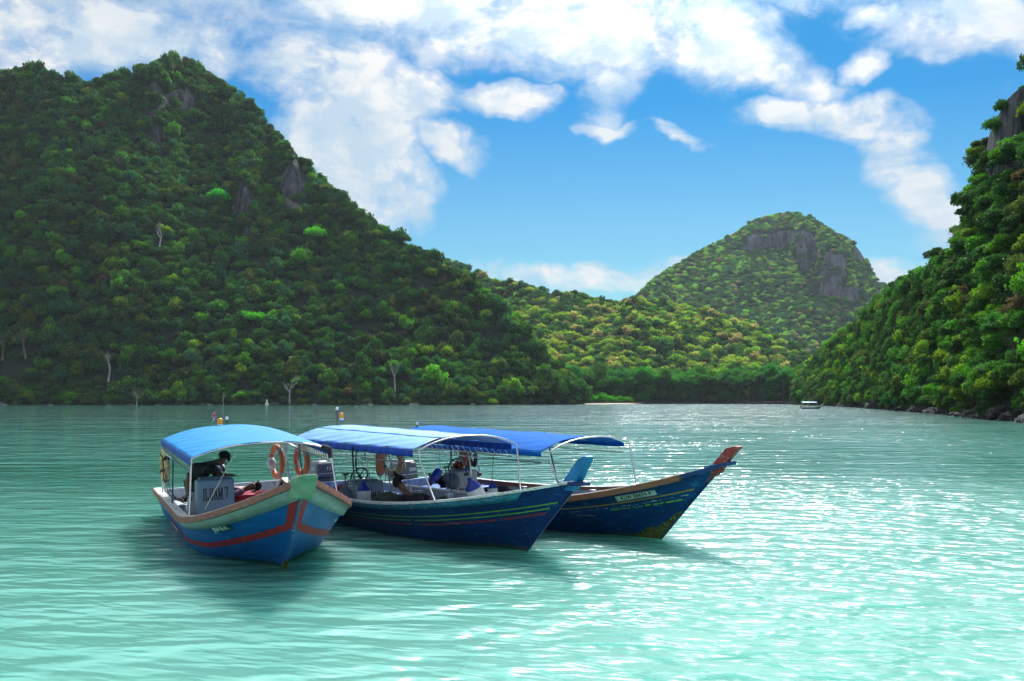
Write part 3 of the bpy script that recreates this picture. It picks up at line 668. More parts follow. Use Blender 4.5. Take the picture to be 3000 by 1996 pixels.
for k in range(1500):
    x = RNG.uniform(1545, 2500); a = col_dir(x); d = float(interp([(1480, 640), (1640, 690), (1850, 720), (2100, 760), (2330, 700), (2520, 560)], x)) + 6 + 110 * RNG.random() + (16 if 1680 < x < 1870 else 0)
    mang.append((a * d, d, RNG.uniform(0, 18) * (1 if d > 715 else .8), x, 0))
low = []
for k in range(420):      # low fern-green bushes behind the small beach
    x = RNG.uniform(1640, 1850); a = col_dir(x); d = float(interp([(1480, 640), (1640, 690), (1850, 720), (2100, 760)], x)) + 4 + 26 * RNG.random()
    low.append((a * d, d, .5 + max(0, (1 - (x - 1640) / 215)) * RNG.uniform(0, 9) , x, 0))

# sources for the forest masses are crowns of trees that really stand in the scene
def a_far_tree(k, mesh):
    p = nearest(LP, 200 + 250 * k, 560 - 60 * k + 40); root = make_tree('hillside_tree', p[0], p[1], p[2] - 1, 5.0, 7.5, [mesh], MIDG, ['round mid green tree on the open slope left of the upper rock face', 'mid green tree in the forest below the upper rock face', 'mid green tree below the big bright green one', 'mid green tree right of the two lower rock faces'][k], 'single trees picked out on the left hill')
    return [c for c in root.children if c.name.startswith('crown')][0]
FAR_OBS = [a_far_tree(k, CR_FAR[k]) for k in range(4)]
byd = {}
for o in COL.objects:
    if o.name.startswith('crown') and o.data in CR_MID + CR_NEAR: byd.setdefault(o.data.name, o)
MID_OBS = [byd[m_.name] for m_ in CR_MID if m_.name in byd]
near_obs = [byd[m_.name] for m_ in CR_NEAR if m_.name in byd]

def bigvar(p, s, o): return noise.noise(Vector((p[0] * s + o, p[1] * s, p[2] * s)))
def pal_left(p):
    hgt = p[2]; r = RNG.random(); lift = max(0, 1 - hgt / 200)
    c = pick([(DARK, 5), (MIDG, 2.8), (BLUEG, 2.2), (OLIVE, 1.6), (BRIGHT, .75 + .5 * lift), (LIME, .22 + .3 * lift), (BROWN, .12)])
    k_ = 1.02 * (1 + .45 * bigvar(p, .012, 5)) ; return tuple(x * k_ for x in c)
def pal_mid(p):
    s = 1.0 if p[4] > 900 else .3
    return pick([(DARK, 2), (MIDG, 2.5), (BLUEG, 2 if s < 1 else .8), (OLIVE, 1.2), ((.11, .20, .018), 3.2 * s), ((.18, .23, .03), 2.4 * s), ((.26, .22, .09), 1.1 * s)])
def pal_dome(p): return pick([(DARK, 2), (MIDG, 3), (BLUEG, 3), (OLIVE, 1), (BRIGHT, 1.2), ((.14, .27, .03), 2.6), ((.18, .14, .09), .5)])
def pal_right(p): return pick([(MIDG, 4), (DARK, 3.5), (OLIVE, 1.5), (BRIGHT, 1.8), (LIME, .9)])
def rl(p): return (2.9 + 3.4 * RNG.random() ** 1.9) * (1.0 if RNG.random() > .04 else 1.4)
forest('left_hill_forest', LP, rl, FAR_OBS + MID_OBS[:1], pal_left, 1.22)
forest('middle_ridge_forest', MP, lambda p: 3.6 + 4.8 * RNG.random() ** 1.3, FAR_OBS + MID_OBS[:1], pal_mid)
forest('dome_hill_forest', DP, lambda p: 4.6 + 3.4 * RNG.random(), FAR_OBS, pal_dome)
forest('right_hill_forest', rest_r, lambda p: 2.8 + 1.8 * RNG.random(), MID_OBS, pal_right, 1.0)
us = scatter(right, 3.4, (2300, 3500)); us = us[RNG.random(len(us)) < .8]
forest('right_hill_undergrowth', [(p[0], p[1], p[2] - .2) + (p[3], p[4]) for p in us], lambda p: 1.2 + 1.2 * RNG.random(), MID_OBS, pal_right)
forest('mangrove_forest', mang, lambda p: 4.5 + 2.5 * RNG.random(), MID_OBS, lambda p: pick(PAL_M), 1.2)
forest('low_fern_bushes', low, lambda p: 1.6 + 1.4 * RNG.random(), MID_OBS, lambda p: pick([((.05, .26, .008), 3), ((.03, .17, .01), 2)]))
ls = [(p[0], p[1] - 1.5, max(0, p[2] - 1.5), p[3], p[4]) for p in LP if p[2] < 12]
forest('left_shore_undergrowth', ls + [(p[0] + 2, p[1] - 3, .2, 0, 0) for p in ls[::2]], lambda p: 1.8 + 1.8 * RNG.random(), MID_OBS, pal_left)

# trees outlined against the sky on the right
for (px, py, rad, h, lab) in [(2702, 760, 3.4, 8, 'small dark tree with a rounded top outlined on the ridge of the right hill'), (2655, 812, 4.6, 7, 'feathery spreading tree reaching over the ridge above the far boat'),
                              (2862, 640, 4.6, 8.5, 'dark tree bulging out of the slope below the rock face at the right edge')]:
    p = nearest(RP, px, py); make_tree('ridge_tree', p[0], p[1], p[2], rad, h, CR_NEAR, DARK, lab, 'trees outlined on the right ridge')
for (px, py, h, lab, sd) in [(2930, 1120, 9, 'dark leaning trunk with bare limbs above the rocks at the right edge', 21), (2790, 760, 6, 'grey leafless tree on the ridge of the right hill', 22), (2750, 1060, 7, 'pale leafless branches in the foliage of the right slope', 23), (2860, 950, 7, 'thin grey dead limbs showing halfway up the right slope', 24)]:
    p = nearest(RP, px, py); make_bare('dead_tree', p[0], p[1] - 2.5, p[2] - .5, h, lab, 'leafless trees on the right hill', M['twig'] if sd != 23 else M['dead_wood'], sd, .8, .7, thick=.03)

# ------------------------------------------------------------------ rocks and driftwood
def rock(name, x, y, z, sx, sy, sz, seed, m, label, group=None, kind=None):
    bm = bmesh.new(); bmesh.ops.create_icosphere(bm, subdivisions=4, radius=1)
    for v in bm.verts:
        n = v.co.copy(); f = 1 + .30 * noise.fractal(n * 1.3 + Vector((seed * 3.7, 0, 0)), .9, 2, 4) + .12 * noise.cell(n * 2.4 + Vector((seed, 1, 2)))
        v.co = Vector((n.x * f * sx, n.y * f * sy, n.z * f * sz))
    me = bpy.data.meshes.new(name); bm.to_mesh(me); bm.free(); me.materials.append(m)
    o = bpy.data.objects.new(name, me); COL.objects.link(o); o.location = (x, y, z); o.rotation_euler = (0, 0, seed); return tag(o, label, 'rock', group, kind)
def shore_at(px, off=0): a = col_dir(px); d = float(interp([(2330, 640), (2400, 520), (2480, 410), (2590, 304), (2650, 245), (2800, 172), (2900, 140), (3000, 120), (3200, 98)], px)) + off; return a * d, d
x, y = shore_at(2580, -6); rock('shore_boulder', x, y, .3, 5.6, 3.6, 2.9, 2, M['shore_rock'], 'big dark rounded boulder on the shore right of the far boat')
x, y = shore_at(2928, -5); rock('shore_boulder', x, y, .4, 1.9, 1.5, 1.5, 4, M['shore_rock'], 'dark brown boulder under the leaning trunk near the right edge')
x, y = shore_at(2962, -5); rock('shore_boulder', x, y, .2, 1.4, 1.3, 1.0, 5, M['shore_rock'], 'brown boulder between the dark one and the pale one at the right edge')
x, y = shore_at(2992, -9); rock('shore_boulder', x, y, .1, .9, .9, .75, 6, M['pale_rock'], 'small pale grey rock at the water on the right edge')
k = 0
for px in list(range(2470, 2560, 13)) + list(range(2630, 2910, 11)):
    x, y = shore_at(px + RNG.uniform(-4, 4), RNG.uniform(-3, 1)); s = (.7 + 1.1 * RNG.random()) * (1.0 if y < 260 else 1.5)
    rock('shore_rock', x, y, .05, s * 1.6, s, s * (.45 + .5 * RNG.random()), 10 + k, M['shore_rock'] if k % 6 else M['pale_rock'], f"{'dark' if k % 6 else 'pale'} {'large' if s > 1.6 else 'middling' if s > 1.1 else 'small'} shore rock, {where_r((0, 0, 0, px))}, foot of the right hill" , 'dark rocks along the right shore' if k % 6 else 'pale rocks along the right shore'); k += 1
for i in range(40):
    px = 10 + i * 38 + RNG.uniform(-12, 12); a = col_dir(px); d = float(interp([(-1200, 520), (0, 545), (1000, 565), (1500, 590), (1720, 640)], px)) - 3 - 2 * RNG.random(); s = .8 + 1.2 * RNG.random()
    rock('low_shore_rock', a * d, d, .0, s * 2.4, s, s * .7, 60 + i, M['pale_rock'] if i % 4 == 0 else M['shore_rock'], f"low {'pale' if i % 4 == 0 else 'dark'} stone at the left waterline, {['far left edge', 'between left edge and nearest boat', 'above the nearest boat', 'right of the nearest boat', 'above the middle boat', 'above the farthest boat'][min(5, int(px // 250))]}" , 'pale stones along the left shore' if i % 4 == 0 else 'dark stones along the left shore')
x, y = shore_at(2862, -7)
me = branch_tree(77, 4, 1.0, .022, .15, trunk=.5, n0=5); me.materials.append(M['twig']); o = bpy.data.objects.new('driftwood', me); COL.objects.link(o); o.location = (x + 2.2, y, .5); o.scale = (3.6,) * 3; o.rotation_euler = (math.radians(75), math.radians(-62), .4); tag(o, 'tangle of bare driftwood branches dipping to the water by the right rocks', 'driftwood')
a = col_dir(783); d = 556
o = G().lathe([(.1, 3.2), (.5, 2.9), (.6, 1.6), (1.2, .8), (1.5, 0), (1.5, -.4)], 14).build('channel_marker', M['buoy_white']); o.location = (a * d, d, 0); o.scale = (.8, .8, 1); tag(o, 'small white post like marker at the waterline of the left shore', 'marker')

# ------------------------------------------------------------------ passenger boats (local x forward, y to port, z up; waterline at z 0)
NAMES = 'ox oy th roll trim B s gb g0 gs q tm p cst wl L'.split()
BD = {1: dict(zip(NAMES, [-3.387, 14.992, .388, .052, .016, 1.299, 1.999, 1.439, .639, .742, 2.961, .465, 2.497, -.089, .827, 8.158])),
      2: dict(zip(NAMES, [.238, 16.697, .597, .027, .017, 1.155, 1.504, 1.236, .653, .739, 2.034, .557, 2.243, .201, .794, 8.061])),
      3: dict(zip(NAMES, [2.685, 18.165, .644, .059, .024, 1.202, 1.597, 1.396, .628, .75, 2.369, .567, 2.206, .195, .782, 8.543]))}
def P3(u, v, z): return Vector((u, -v, z))            # v counts to starboard
def b_g(d, t):
    b = d['B'] * ((1 - max(0, 1 - t / d['tm']) ** d['p']) if t < d['tm'] else 1 - d['cst'] * ((t - d['tm']) / (1 - d['tm'])) ** 2)
    g = d['g0'] + ((d['gb'] - d['g0']) * max(0, 1 - t / .62) ** d['q'] if t < .62 else (d['gs'] - d['g0']) * ((t - .62) / .38) ** 2)
    return b, g
def sec(d, t, w, side=1, off=0.0):
    def raw(t, w):
        xw = d['s'] * (w if w > 0 else .6 * w); u = xw - t * (xw + d['L']); b, g = b_g(d, max(0, t)); z = w * g if w >= 0 else .45 * w
        wf = d['wl'] * (1 - (1 - min(1, t / .26)) ** 1.8); F = wf + (1 - wf) * w ** .75 if w >= 0 else wf * (1 + w) ** .6
        return P3(u, side * b * F, z)
    p = raw(t, w)
    if off:
        t0, t1 = max(0, t - .01), min(1, t + .01); w0, w1 = max(-.99, w - .02), min(1, w + .02)
        n = (raw(t1, w) - raw(t0, w)).cross(raw(t, w1) - raw(t, w0))
        if n.length < 1e-9: n = Vector((0, -side, 0))
        n.normalize()
        if n.y * -side < 0: n = -n
        p = p + n * off
    return p
def t_at(d, u): return (d['s'] - u) / (d['s'] + d['L'])
def gun_pt(d, u, side, inset=.06, dz=0.0):
    b, g = b_g(d, t_at(d, u)); return P3(u, side * (b - inset), g + dz)
def strip(g, d, t0, t1, wlo, whi, side, off, n=36, m=1, thick=0.0):
    """band over the outside of the hull between two heights (functions of t)"""
    vs = []; fs = []
    for i in range(n + 1):
        t = t0 + (t1 - t0) * i / n; a = wlo(t); b = whi(t)
        for j in range(m + 1): vs.append(sec(d, t, a + (b - a) * j / m, side, off))
    for i in range(n):
        for j in range(m):
            q = (i * (m + 1) + j, (i + 1) * (m + 1) + j, (i + 1) * (m + 1) + j + 1, i * (m + 1) + j + 1); fs.append(q if side > 0 else q[::-1])
    g.add(vs, fs, True)
C_ = lambda x: (lambda t: x)
def rail_sweep(g, d, t0, t1, out, inn, up, down, side, n=48, mat_off=0.0):
    """rectangular rail swept along the sheer"""
    vs = []; fs = []
    for i in range(n + 1):
        t = t0 + (t1 - t0) * i / n; p = sec(d, t, 1, side); e = .004
        q = sec(d, min(1, t + e), 1, side) - sec(d, max(0, t - e), 1, side); o = Vector((-q.y, q.x, 0)).normalized()
        if o.y * -side < 0: o = -o
        for a, b in ((out, up), (-inn, up), (-inn, -down), (out, -down)):
            c = p + o * a + Vector((0, 0, b))
            if c.y * -side < 0 and t < .1: c.y = 0.0
            vs.append(c)
    for i in range(n):
        for j in range(4):
            f = (i * 4 + j, (i + 1) * 4 + j, (i + 1) * 4 + (j + 1) % 4, i * 4 + (j + 1) % 4); fs.append(f)
    fs.append((0, 1, 2, 3)); fs.append((n * 4, n * 4 + 3, n * 4 + 2, n * 4 + 1)); g.add(vs, fs, False)

def make_hull(d, root, hm, c):
    g = G(); n = 56; ws = [-1, -.6, -.3, 0, .12, .25, .4, .55, .7, .82, .92, 1]
    for side in (1, -1):
        vs = []; fs = []; m = len(ws)
        for i in range(n + 1):
            t = (i / n) ** 1.3
            for w_ in ws: vs.append(sec(d, t, w_, side))
        for i in range(n):
            for j in range(m - 1):
                q = (i * m + j, (i + 1) * m + j, (i + 1) * m + j + 1, i * m + j + 1); fs.append(q if side > 0 else q[::-1])
        g.add(vs, fs, True)
    # transom
    vs = [sec(d, 1, w_, 1) for w_ in ws] + [sec(d, 1, w_, -1) for w_ in reversed(ws)]; g.add(vs, [tuple(range(len(vs)))])
    hull = g.build('hull', hm, root)
    # stem timber
    g = G(); s = d['s']; gb = d['gb']
    g.tube([P3(-.25, 0, -.22), P3(0, 0, 0), P3(s * .5, 0, gb * .5), P3(s * 1.0, 0, gb * .985)], [.02, .02, .02, .02], 6); g.build('stem', c.get('stem', hm), root)
    g = G(); b_, g_ = b_g(d, .985); g.add([P3(-d['L'] + .10, v, z) for v, z in ((b_ * .93, g_ + .02), (-b_ * .93, g_ + .02), (-b_ * .7, .18), (b_ * .7, .18))] + [P3(-d['L'] - .03, v, z) for v, z in ((b_ * .93, g_ + .02), (-b_ * .93, g_ + .02), (-b_ * .7, .18), (b_ * .7, .18))], [(0, 1, 2, 3), (4, 7, 6, 5), (0, 4, 5, 1), (1, 5, 6, 2), (2, 6, 7, 3), (3, 7, 4, 0)]); g.build('transom_board', M['grey_deck'], root)
    # inside skin, floor
    g = G(); wl_ = [.22, .45, .7, .97]
    for side in (1, -1):
        vs = []; fs = []; k = 40
        for i in range(k + 1):
            t = .05 + .945 * i / k
            for w_ in wl_:
                p = sec(d, t, w_, side); y = max(0, abs(p.y) - .055) * (-side); vs.append(Vector((p.x - .03, y, p.z)))
        for i in range(k):
            for j in range(3): fs.append((i * 4 + j, i * 4 + j + 1, (i + 1) * 4 + j + 1, (i + 1) * 4 + j) if side > 0 else (i * 4 + j, (i + 1) * 4 + j, (i + 1) * 4 + j + 1, i * 4 + j + 1))
        g.add(vs, fs, True)
    g.build('inner_lining', M['grey_liner'], root)
    g = G(); vs = []; fs = []; k = 30
    for i in range(k + 1):
        t = .06 + .93 * i / k; p = sec(d, t, .23, 1); y = max(.01, abs(p.y) - .05); z = .16 + .25 * max(0, 1 - t / .25); vs += [Vector((p.x, -y, z)), Vector((p.x, y, z))]
    for i in range(k): fs.append((i * 2, i * 2 + 1, i * 2 + 3, i * 2 + 2))
    g.add(vs, fs); g.build('floor', M['grey_deck'], root)
    # ribs on the inside
    for u in [-.6, -1.7, -2.8, -4.0, -5.2]:
        for side in (1, -1):
            b, gg = b_g(d, t_at(d, u)); g = G(); g.box(P3(u, side * (b - .25), gg - .13), (.15, .13, .24)); g.build('rib', M['grey_liner'], root, bevel=.03)
    # benches along the sides and foredeck
    for side in (1, -1):
        g = G(); vs = []; fs = []
        for i in range(13):
            u = -1.0 - 3.9 * i / 12; b, gg = b_g(d, t_at(d, u)); o = b * .86 - .05; w_ = .36
            vs += [P3(u, side * o, .44), P3(u, side * (o - w_), .44), P3(u, side * (o - w_), .16)]
        for i in range(12):
            for j in range(2): fs.append((i * 3 + j, (i + 1) * 3 + j, (i + 1) * 3 + j + 1, i * 3 + j + 1))
        g.add(vs, fs); g.build('side_bench', M['grey_deck'], root)
    g = G(); vs = []; fs = []
    for i in range(9):
        t = .015 + .115 * i / 8; p = sec(d, t, .93, 1); y = max(0, abs(p.y) - .05); vs += [Vector((p.x, -y, p.z - .02)), Vector((p.x, 0, p.z + .01)), Vector((p.x, y, p.z - .02))]
    for i in range(8):
        for j in range(2): fs.append((i * 3 + j, i * 3 + j + 1, (i + 1) * 3 + j + 1, (i + 1) * 3 + j))
    g.add(vs, fs); g.build('foredeck', M['blue_deck'] if c['k'] != 1 else M['grey_deck'], root)
    # raised stern deck
    g = G(); u0, u1 = c['deck']; vs = []; zt = c.get('deckz', .56)
    ring = []
    for i in range(7): u = u1 + (u0 - u1) * i / 6; b, gg = b_g(d, t_at(d, u)); ring.append((u, b * .93 - .06))
    top = [P3(u, v, zt) for u, v in ring] + [P3(u, -v, zt) for u, v in reversed(ring)]; bot = [p - Vector((0, 0, .36)) for p in top]; n_ = len(top)
    g.add(top + bot, [tuple(range(n_))] + [(i, i + n_, (i + 1) % n_ + n_, (i + 1) % n_) for i in range(n_)]); g.build('stern_deck', c['deckm'], root, bevel=.012)
    return hull
def hoop(d, root, uf_base, u_top, w, zs, zc, m, wb=None, r=.0145, skew=0.0, name='hoop', n=17, corner=.16):
    """bent tube standing on both gunwales and arching over the boat"""
    pts = []
    bs = gun_pt(d, uf_base, 1); bp = gun_pt(d, uf_base - skew, -1)
    pts.append(bs); pts.append(bs.lerp(P3(u_top, w + .02, zs - .12), .93))
    for i in range(n):
        v = w - 2 * w * i / (n - 1); pts.append(P3(u_top, v, arc_z(v, w, zs, zc) + .012))
    pts.append(bp.lerp(P3(u_top, -w - .02, zs - .12), .93)); pts.append(bp)
    g = G(); g.tube(pts, r, 8); o = g.build(name, m, root)
    for b in (bs, bp): q = G(); q.lathe([(.0, .015), (.045, .012), (.045, 0)], 10, Matrix.Translation(b)); q.build('base_plate', m, o)
    return o
def arc_z(v, w, zs, zc): return zc - (zc - zs) * abs(v / w) ** 2.4
def canopy(d, root, ur, uf, R, F, m, vm, val=.13, sag=.02, seam=None, cut=None, wr=1.0):
    """cloth stretched over the hoops; R and F = (half width, side height, crown height) at the rear and front"""
    g = G(); nu, nv = 60, 40; vs = []; fs = []
    rr = random.Random(int(d['ox'] * 100))
    for i in range(nu + 1):
        s = i / nu; w = R[0] + (F[0] - R[0]) * s; zs = R[1] + (F[1] - R[1]) * s; zc = R[2] + (F[2] - R[2]) * s; u = ur + (uf - ur) * s
        for j in range(nv + 1):
            v = w - 2 * w * j / nv; z = arc_z(v, w, zs, zc) + .028
            k = abs(v) / w
            wrk = math.sin((u * 1.4 + v * 3.0) * 5.5 + 1.5 * noise.noise(Vector((u, v, 1.3)) * 1.5)) * .014 * k * (1 - abs(2 * s - 1) ** 3) * wr * (.4 + noise.noise(Vector((u * .9, v, 0))) + .5)
            z += wrk - sag * math.sin(PI * ((s * 3) % 1)) * (1 - k ** 4)
            ue = u
            if i == nu: ue += .03 * math.sin(v * 9)
            vs.append(P3(ue, v, z))
    for i in range(nu):
        for j in range(nv): fs.append((i * (nv + 1) + j, i * (nv + 1) + j + 1, (i + 1) * (nv + 1) + j + 1, (i + 1) * (nv + 1) + j))
    g.add(vs, [f[::-1] for f in fs], True); cl = g.build('canopy', m, root, solid=.004)
    for side in (1, -1):                                                # hanging edge
        g = G(); vs = []; fs = []; n = 90
        for i in range(n + 1):
            s = i / n; w = R[0] + (F[0] - R[0]) * s; zs = R[1] + (F[1] - R[1]) * s; u = ur + (uf - ur) * s
            for j in range(6):
                q = j / 5; ww = .012 * q * math.sin(u * 21 + 2 * noise.noise(Vector((u * 3, 0, 0)))) * wr
                vs.append(P3(u, side * (w + .012 + ww + .012 * math.sin(q * 3)), zs + .026 - q * (val + .004 * math.sin(u * 7))))
        for i in range(n):
            for j in range(5): fs.append((i * 6 + j, (i + 1) * 6 + j, (i + 1) * 6 + j + 1, i * 6 + j + 1))
        g.add(vs, fs, True); g.build('hanging_edge', vm, cl, solid=.004)
        # zigzag lacing to the side rail
        g = G(); n = 46; pts = []
        for i in range(n + 1):
            s = i / n; w = R[0] + (F[0] - R[0]) * s; zs = R[1] + (F[1] - R[1]) * s; u = ur + (uf - ur) * s
            pts.append(P3(u, side * (w + .02), zs + .03 - val) if i % 2 == 0 else P3(u, side * (w + .015), zs - val - .075))
        g.tube(pts, .0035, 4); g.build('lacing', M['rope'], root)
        g = G(); g.tube([P3(ur + (uf - ur) * s, side * (R[0] + (F[0] - R[0]) * s + .015), R[1] + (F[1] - R[1]) * s - val - .085) for s in (0, .5, 1)], .013, 6); g.build('side_rail', M['steel'] if seam != 'dark' else M['dark_tube'], root)
    if seam == 'lines':
        for v0 in (.45, -.45):
            g = G(); pts = []
            for i in range(31):
                s = i / 30; w = R[0] + (F[0] - R[0]) * s; zs = R[1] + (F[1] - R[1]) * s; zc = R[2] + (F[2] - R[2]) * s
                pts.append(P3(ur + (uf - ur) * s, v0 * w, arc_z(v0 * w, w, zs, zc) + .036 - sag * math.sin(PI * ((s * 3) % 1)) * (1 - .45 ** 4)))
            g.tube(pts, .012, 5); g.build('ridge_batten', m, cl)
    return cl
def rope(root, pts, r=.006, m=None, name='rope'):
    g = G(); g.tube(pts, r, 5); return g.build(name, m or M['rope'], root)
def outboard(root, u, v, z, num, body='engine', wid=.46, h=.40, flash=None):
    """cowl, midsection and leg of an outboard engine, hung on the transom"""
    e = empty('outboard_engine'); e.parent = root; e.location = P3(u, v, z)
    me = e
    g = G(); g.box((0, 0, .02), (.62, wid, h), taper=.88); cw = g.build('cowl', M[body], me, bevel=.06)
    g = G(); g.box((0, 0, h / 2 + .03), (.50, wid * .78, .05), taper=.8); g.build('cowl_top', M['engine_top'], me, bevel=.02)
    g = G(); g.box((-.02, 0, -h / 2 - .05), (.5, wid * .9, .12), taper=1.1); g.build('lower_cowl', M['grey_plastic'], me, bevel=.02)
    g = G(); g.box((-.08, 0, -h / 2 - .45), (.24, .16, .75)); g.box((-.14, 0, -h / 2 - .95), (.40, .05, .30)); g.build('engine_leg', M[body], me, bevel=.02)
    g = G(); g.box((.18, 0, -h / 2 - .22), (.14, .30, .30)); g.build('clamp_bracket', M['grey_plastic'], me, bevel=.01)
    if num:
        k = .335 - .02
        text_mesh(num, 'engine_number', M['white_letters'], me, frame((.292, .10, .05), (0, 1, 0), (-.10, 0, 1)), .08, 1.25, .004)
        text_mesh(num, 'engine_number', M['white_letters'], me, frame((.05, -wid / 2 * .955 - .004, .05), (1, 0, 0), (0, .10, 1)), .08, 1.25, .004)
        g = G(); g.box((.300, 0, -.06), (.006, wid * .8, .012)); g.build('trim_line', M['white_plastic'] if not flash else M['red_plastic'], me)
    if flash: g = G(); g.box((.06, wid * .5 + .002, -.10), (.2, .012, .08)); g.build('red_panel', M['red_plastic'], me)
    return e
def console(root, u, v, z, wd, hh, m, dep=.45):
    c = empty('helm_console'); c.parent = root; c.location = P3(u, v, z)
    g = G(); g.box((-dep / 2, 0, hh / 2), (dep, wd, hh)); g.build('console_box', m, c, bevel=.045)
    g = G(); g.box((-dep / 2 - .05, 0, hh + .015), (dep * .6, wd * .8, .05)); g.build('dash_panel', M['grey_plastic'], c, bevel=.015)
    # steering wheel
    mt = Matrix.Translation(Vector((-dep - .02, .02, hh + .10))) @ Matrix.Rotation(math.radians(-62), 4, 'Y')
    g = G(); g.torus(.19, .017, n=28, m=8, mtx=mt)
    for k in range(3): a = k * 2 * PI / 3 + .4; g.tube([mt @ Vector((0, 0, -.03)), mt @ Vector((.19 * math.cos(a), .19 * math.sin(a), 0))], .012, 6)
    g.tube([mt @ Vector((0, 0, -.10)), mt @ Vector((0, 0, .0))], .035, 8); g.build('steering_wheel', M['black'], c)
    return c
def throttle(root, u, v, z):
    g = G(); g.box((0, 0, .0), (.16, .10, .16)); o = g.build('throttle_box', M['grey_plastic'], root, bevel=.03); o.location = P3(u, v, z)
    g = G(); g.tube([(0, 0, .05), (.03, 0, .22)], .016, 6); g.box((.03, 0, .235), (.05, .13, .04)); g.build('throttle_lever', M['black'], o, bevel=.008)
def lifebuoy(u, v, z, k, yaw, label, m='orange', tilt=0.0, R=.285, r=.072, band='band_grey', spin=0.0):
    root = empty('lifebuoy'); d = BD[k]; mw = BOAT_MTX[k] @ Matrix.Translation(P3(u, v, z)) @ Matrix.Rotation(yaw, 4, 'Z') @ Matrix.Rotation(tilt, 4, 'Y') @ Matrix.Rotation(PI / 2, 4, 'X') @ Matrix.Rotation(spin, 4, 'Z')
    root.matrix_world = mw; tag(root, label, 'lifebuoy', 'lifebuoys hung under the boat canopies')
    G().torus(R, r, n=44, m=12, flat=.85).build('buoy_ring', M[m], root)
    for i in range(4): a = i * PI / 2 + .5; G().torus(R, r + .003, a - .13, a + .13, n=4, m=12, flat=.85).build('reflective_band', M[band], root)
    g = G(); pts = []
    for i in range(33): a = 2 * PI * i / 32; q = R + r + .012 + .045 * abs(math.sin(a * 2 - 1)); pts.append((q * math.cos(a), q * math.sin(a), 0))
    g.tube(pts, .006, 5); g.build('grab_line', M['rope'], root); return root
def fender(k, u, v, z, label, rot=(0, 0, 0), s=1.0, cap='fender_blue', body='fender_white'):
    root = empty('fender'); root.matrix_world = BOAT_MTX[k] @ Matrix.Translation(P3(u, v, z)) @ Matrix.Rotation(rot[0], 4, 'X') @ Matrix.Rotation(rot[1], 4, 'Y')
    tag(root, label, 'fender', 'blue and white boat fenders')
    G().lathe([(0, .20 * s), (.03 * s, .19 * s), (.05 * s, .13 * s), (.13 * s, .03 * s), (.142 * s, -.0 * s)], 16).build('fender_cap', M[cap], root)
    G().lathe([(.141 * s, 0), (.145 * s, -.05 * s), (.14 * s, -.30 * s), (.10 * s, -.36 * s), (0, -.38 * s)], 16).build('fender_body', M[body], root)
    return root

BOAT_MTX = {}; BOATS = {}
def boat_root(k, name, label):
    d = BD[k]; r = empty(name, (d['ox'], d['oy'], 0), (d['roll'], -d['trim'], math.atan2(-math.cos(d['th']), math.sin(d['th']))))
    tag(r, label, 'boat', 'blue canopied passenger boats moored together'); BOAT_MTX[k] = r.matrix_basis.copy(); BOATS[k] = r; return r
def prow_plank(name, root, prof, thick, m, bevel=.012):
    n = len(prof); vs = [P3(u, thick / 2, z) for u, z in prof] + [P3(u, -thick / 2, z) for u, z in prof]
    g = G(); g.add(vs, [tuple(range(n)), tuple(reversed(range(n, 2 * n)))] + [((i + 1) % n, i, i + n, (i + 1) % n + n) for i in range(n)]); return g.build(name, m, root, bevel=bevel)
def hull_text(body, root, d, t, w, side, height, xs, m, plate=None, pw=.9, ph=.13, ext=.002):
    p0 = sec(d, t, w, side, .012); pa = sec(d, t - .02, w, side, .012); pb = sec(d, t, w + .06, side, .012)
    xdir = (pa - p0) * (1 if side > 0 else -1); mt = frame(p0, xdir, pb - p0)
    if plate:
        g = G(); g.box((0, 0, 0), (pw, ph, .006)); o = g.build('number_plate', plate, root); o.data.transform(mt)
        mt = mt @ Matrix.Translation((0, 0, .004)); root = o
    return text_mesh(body, 'registration_letters', m, root, mt, height, xs, .004, ext, 1.12)

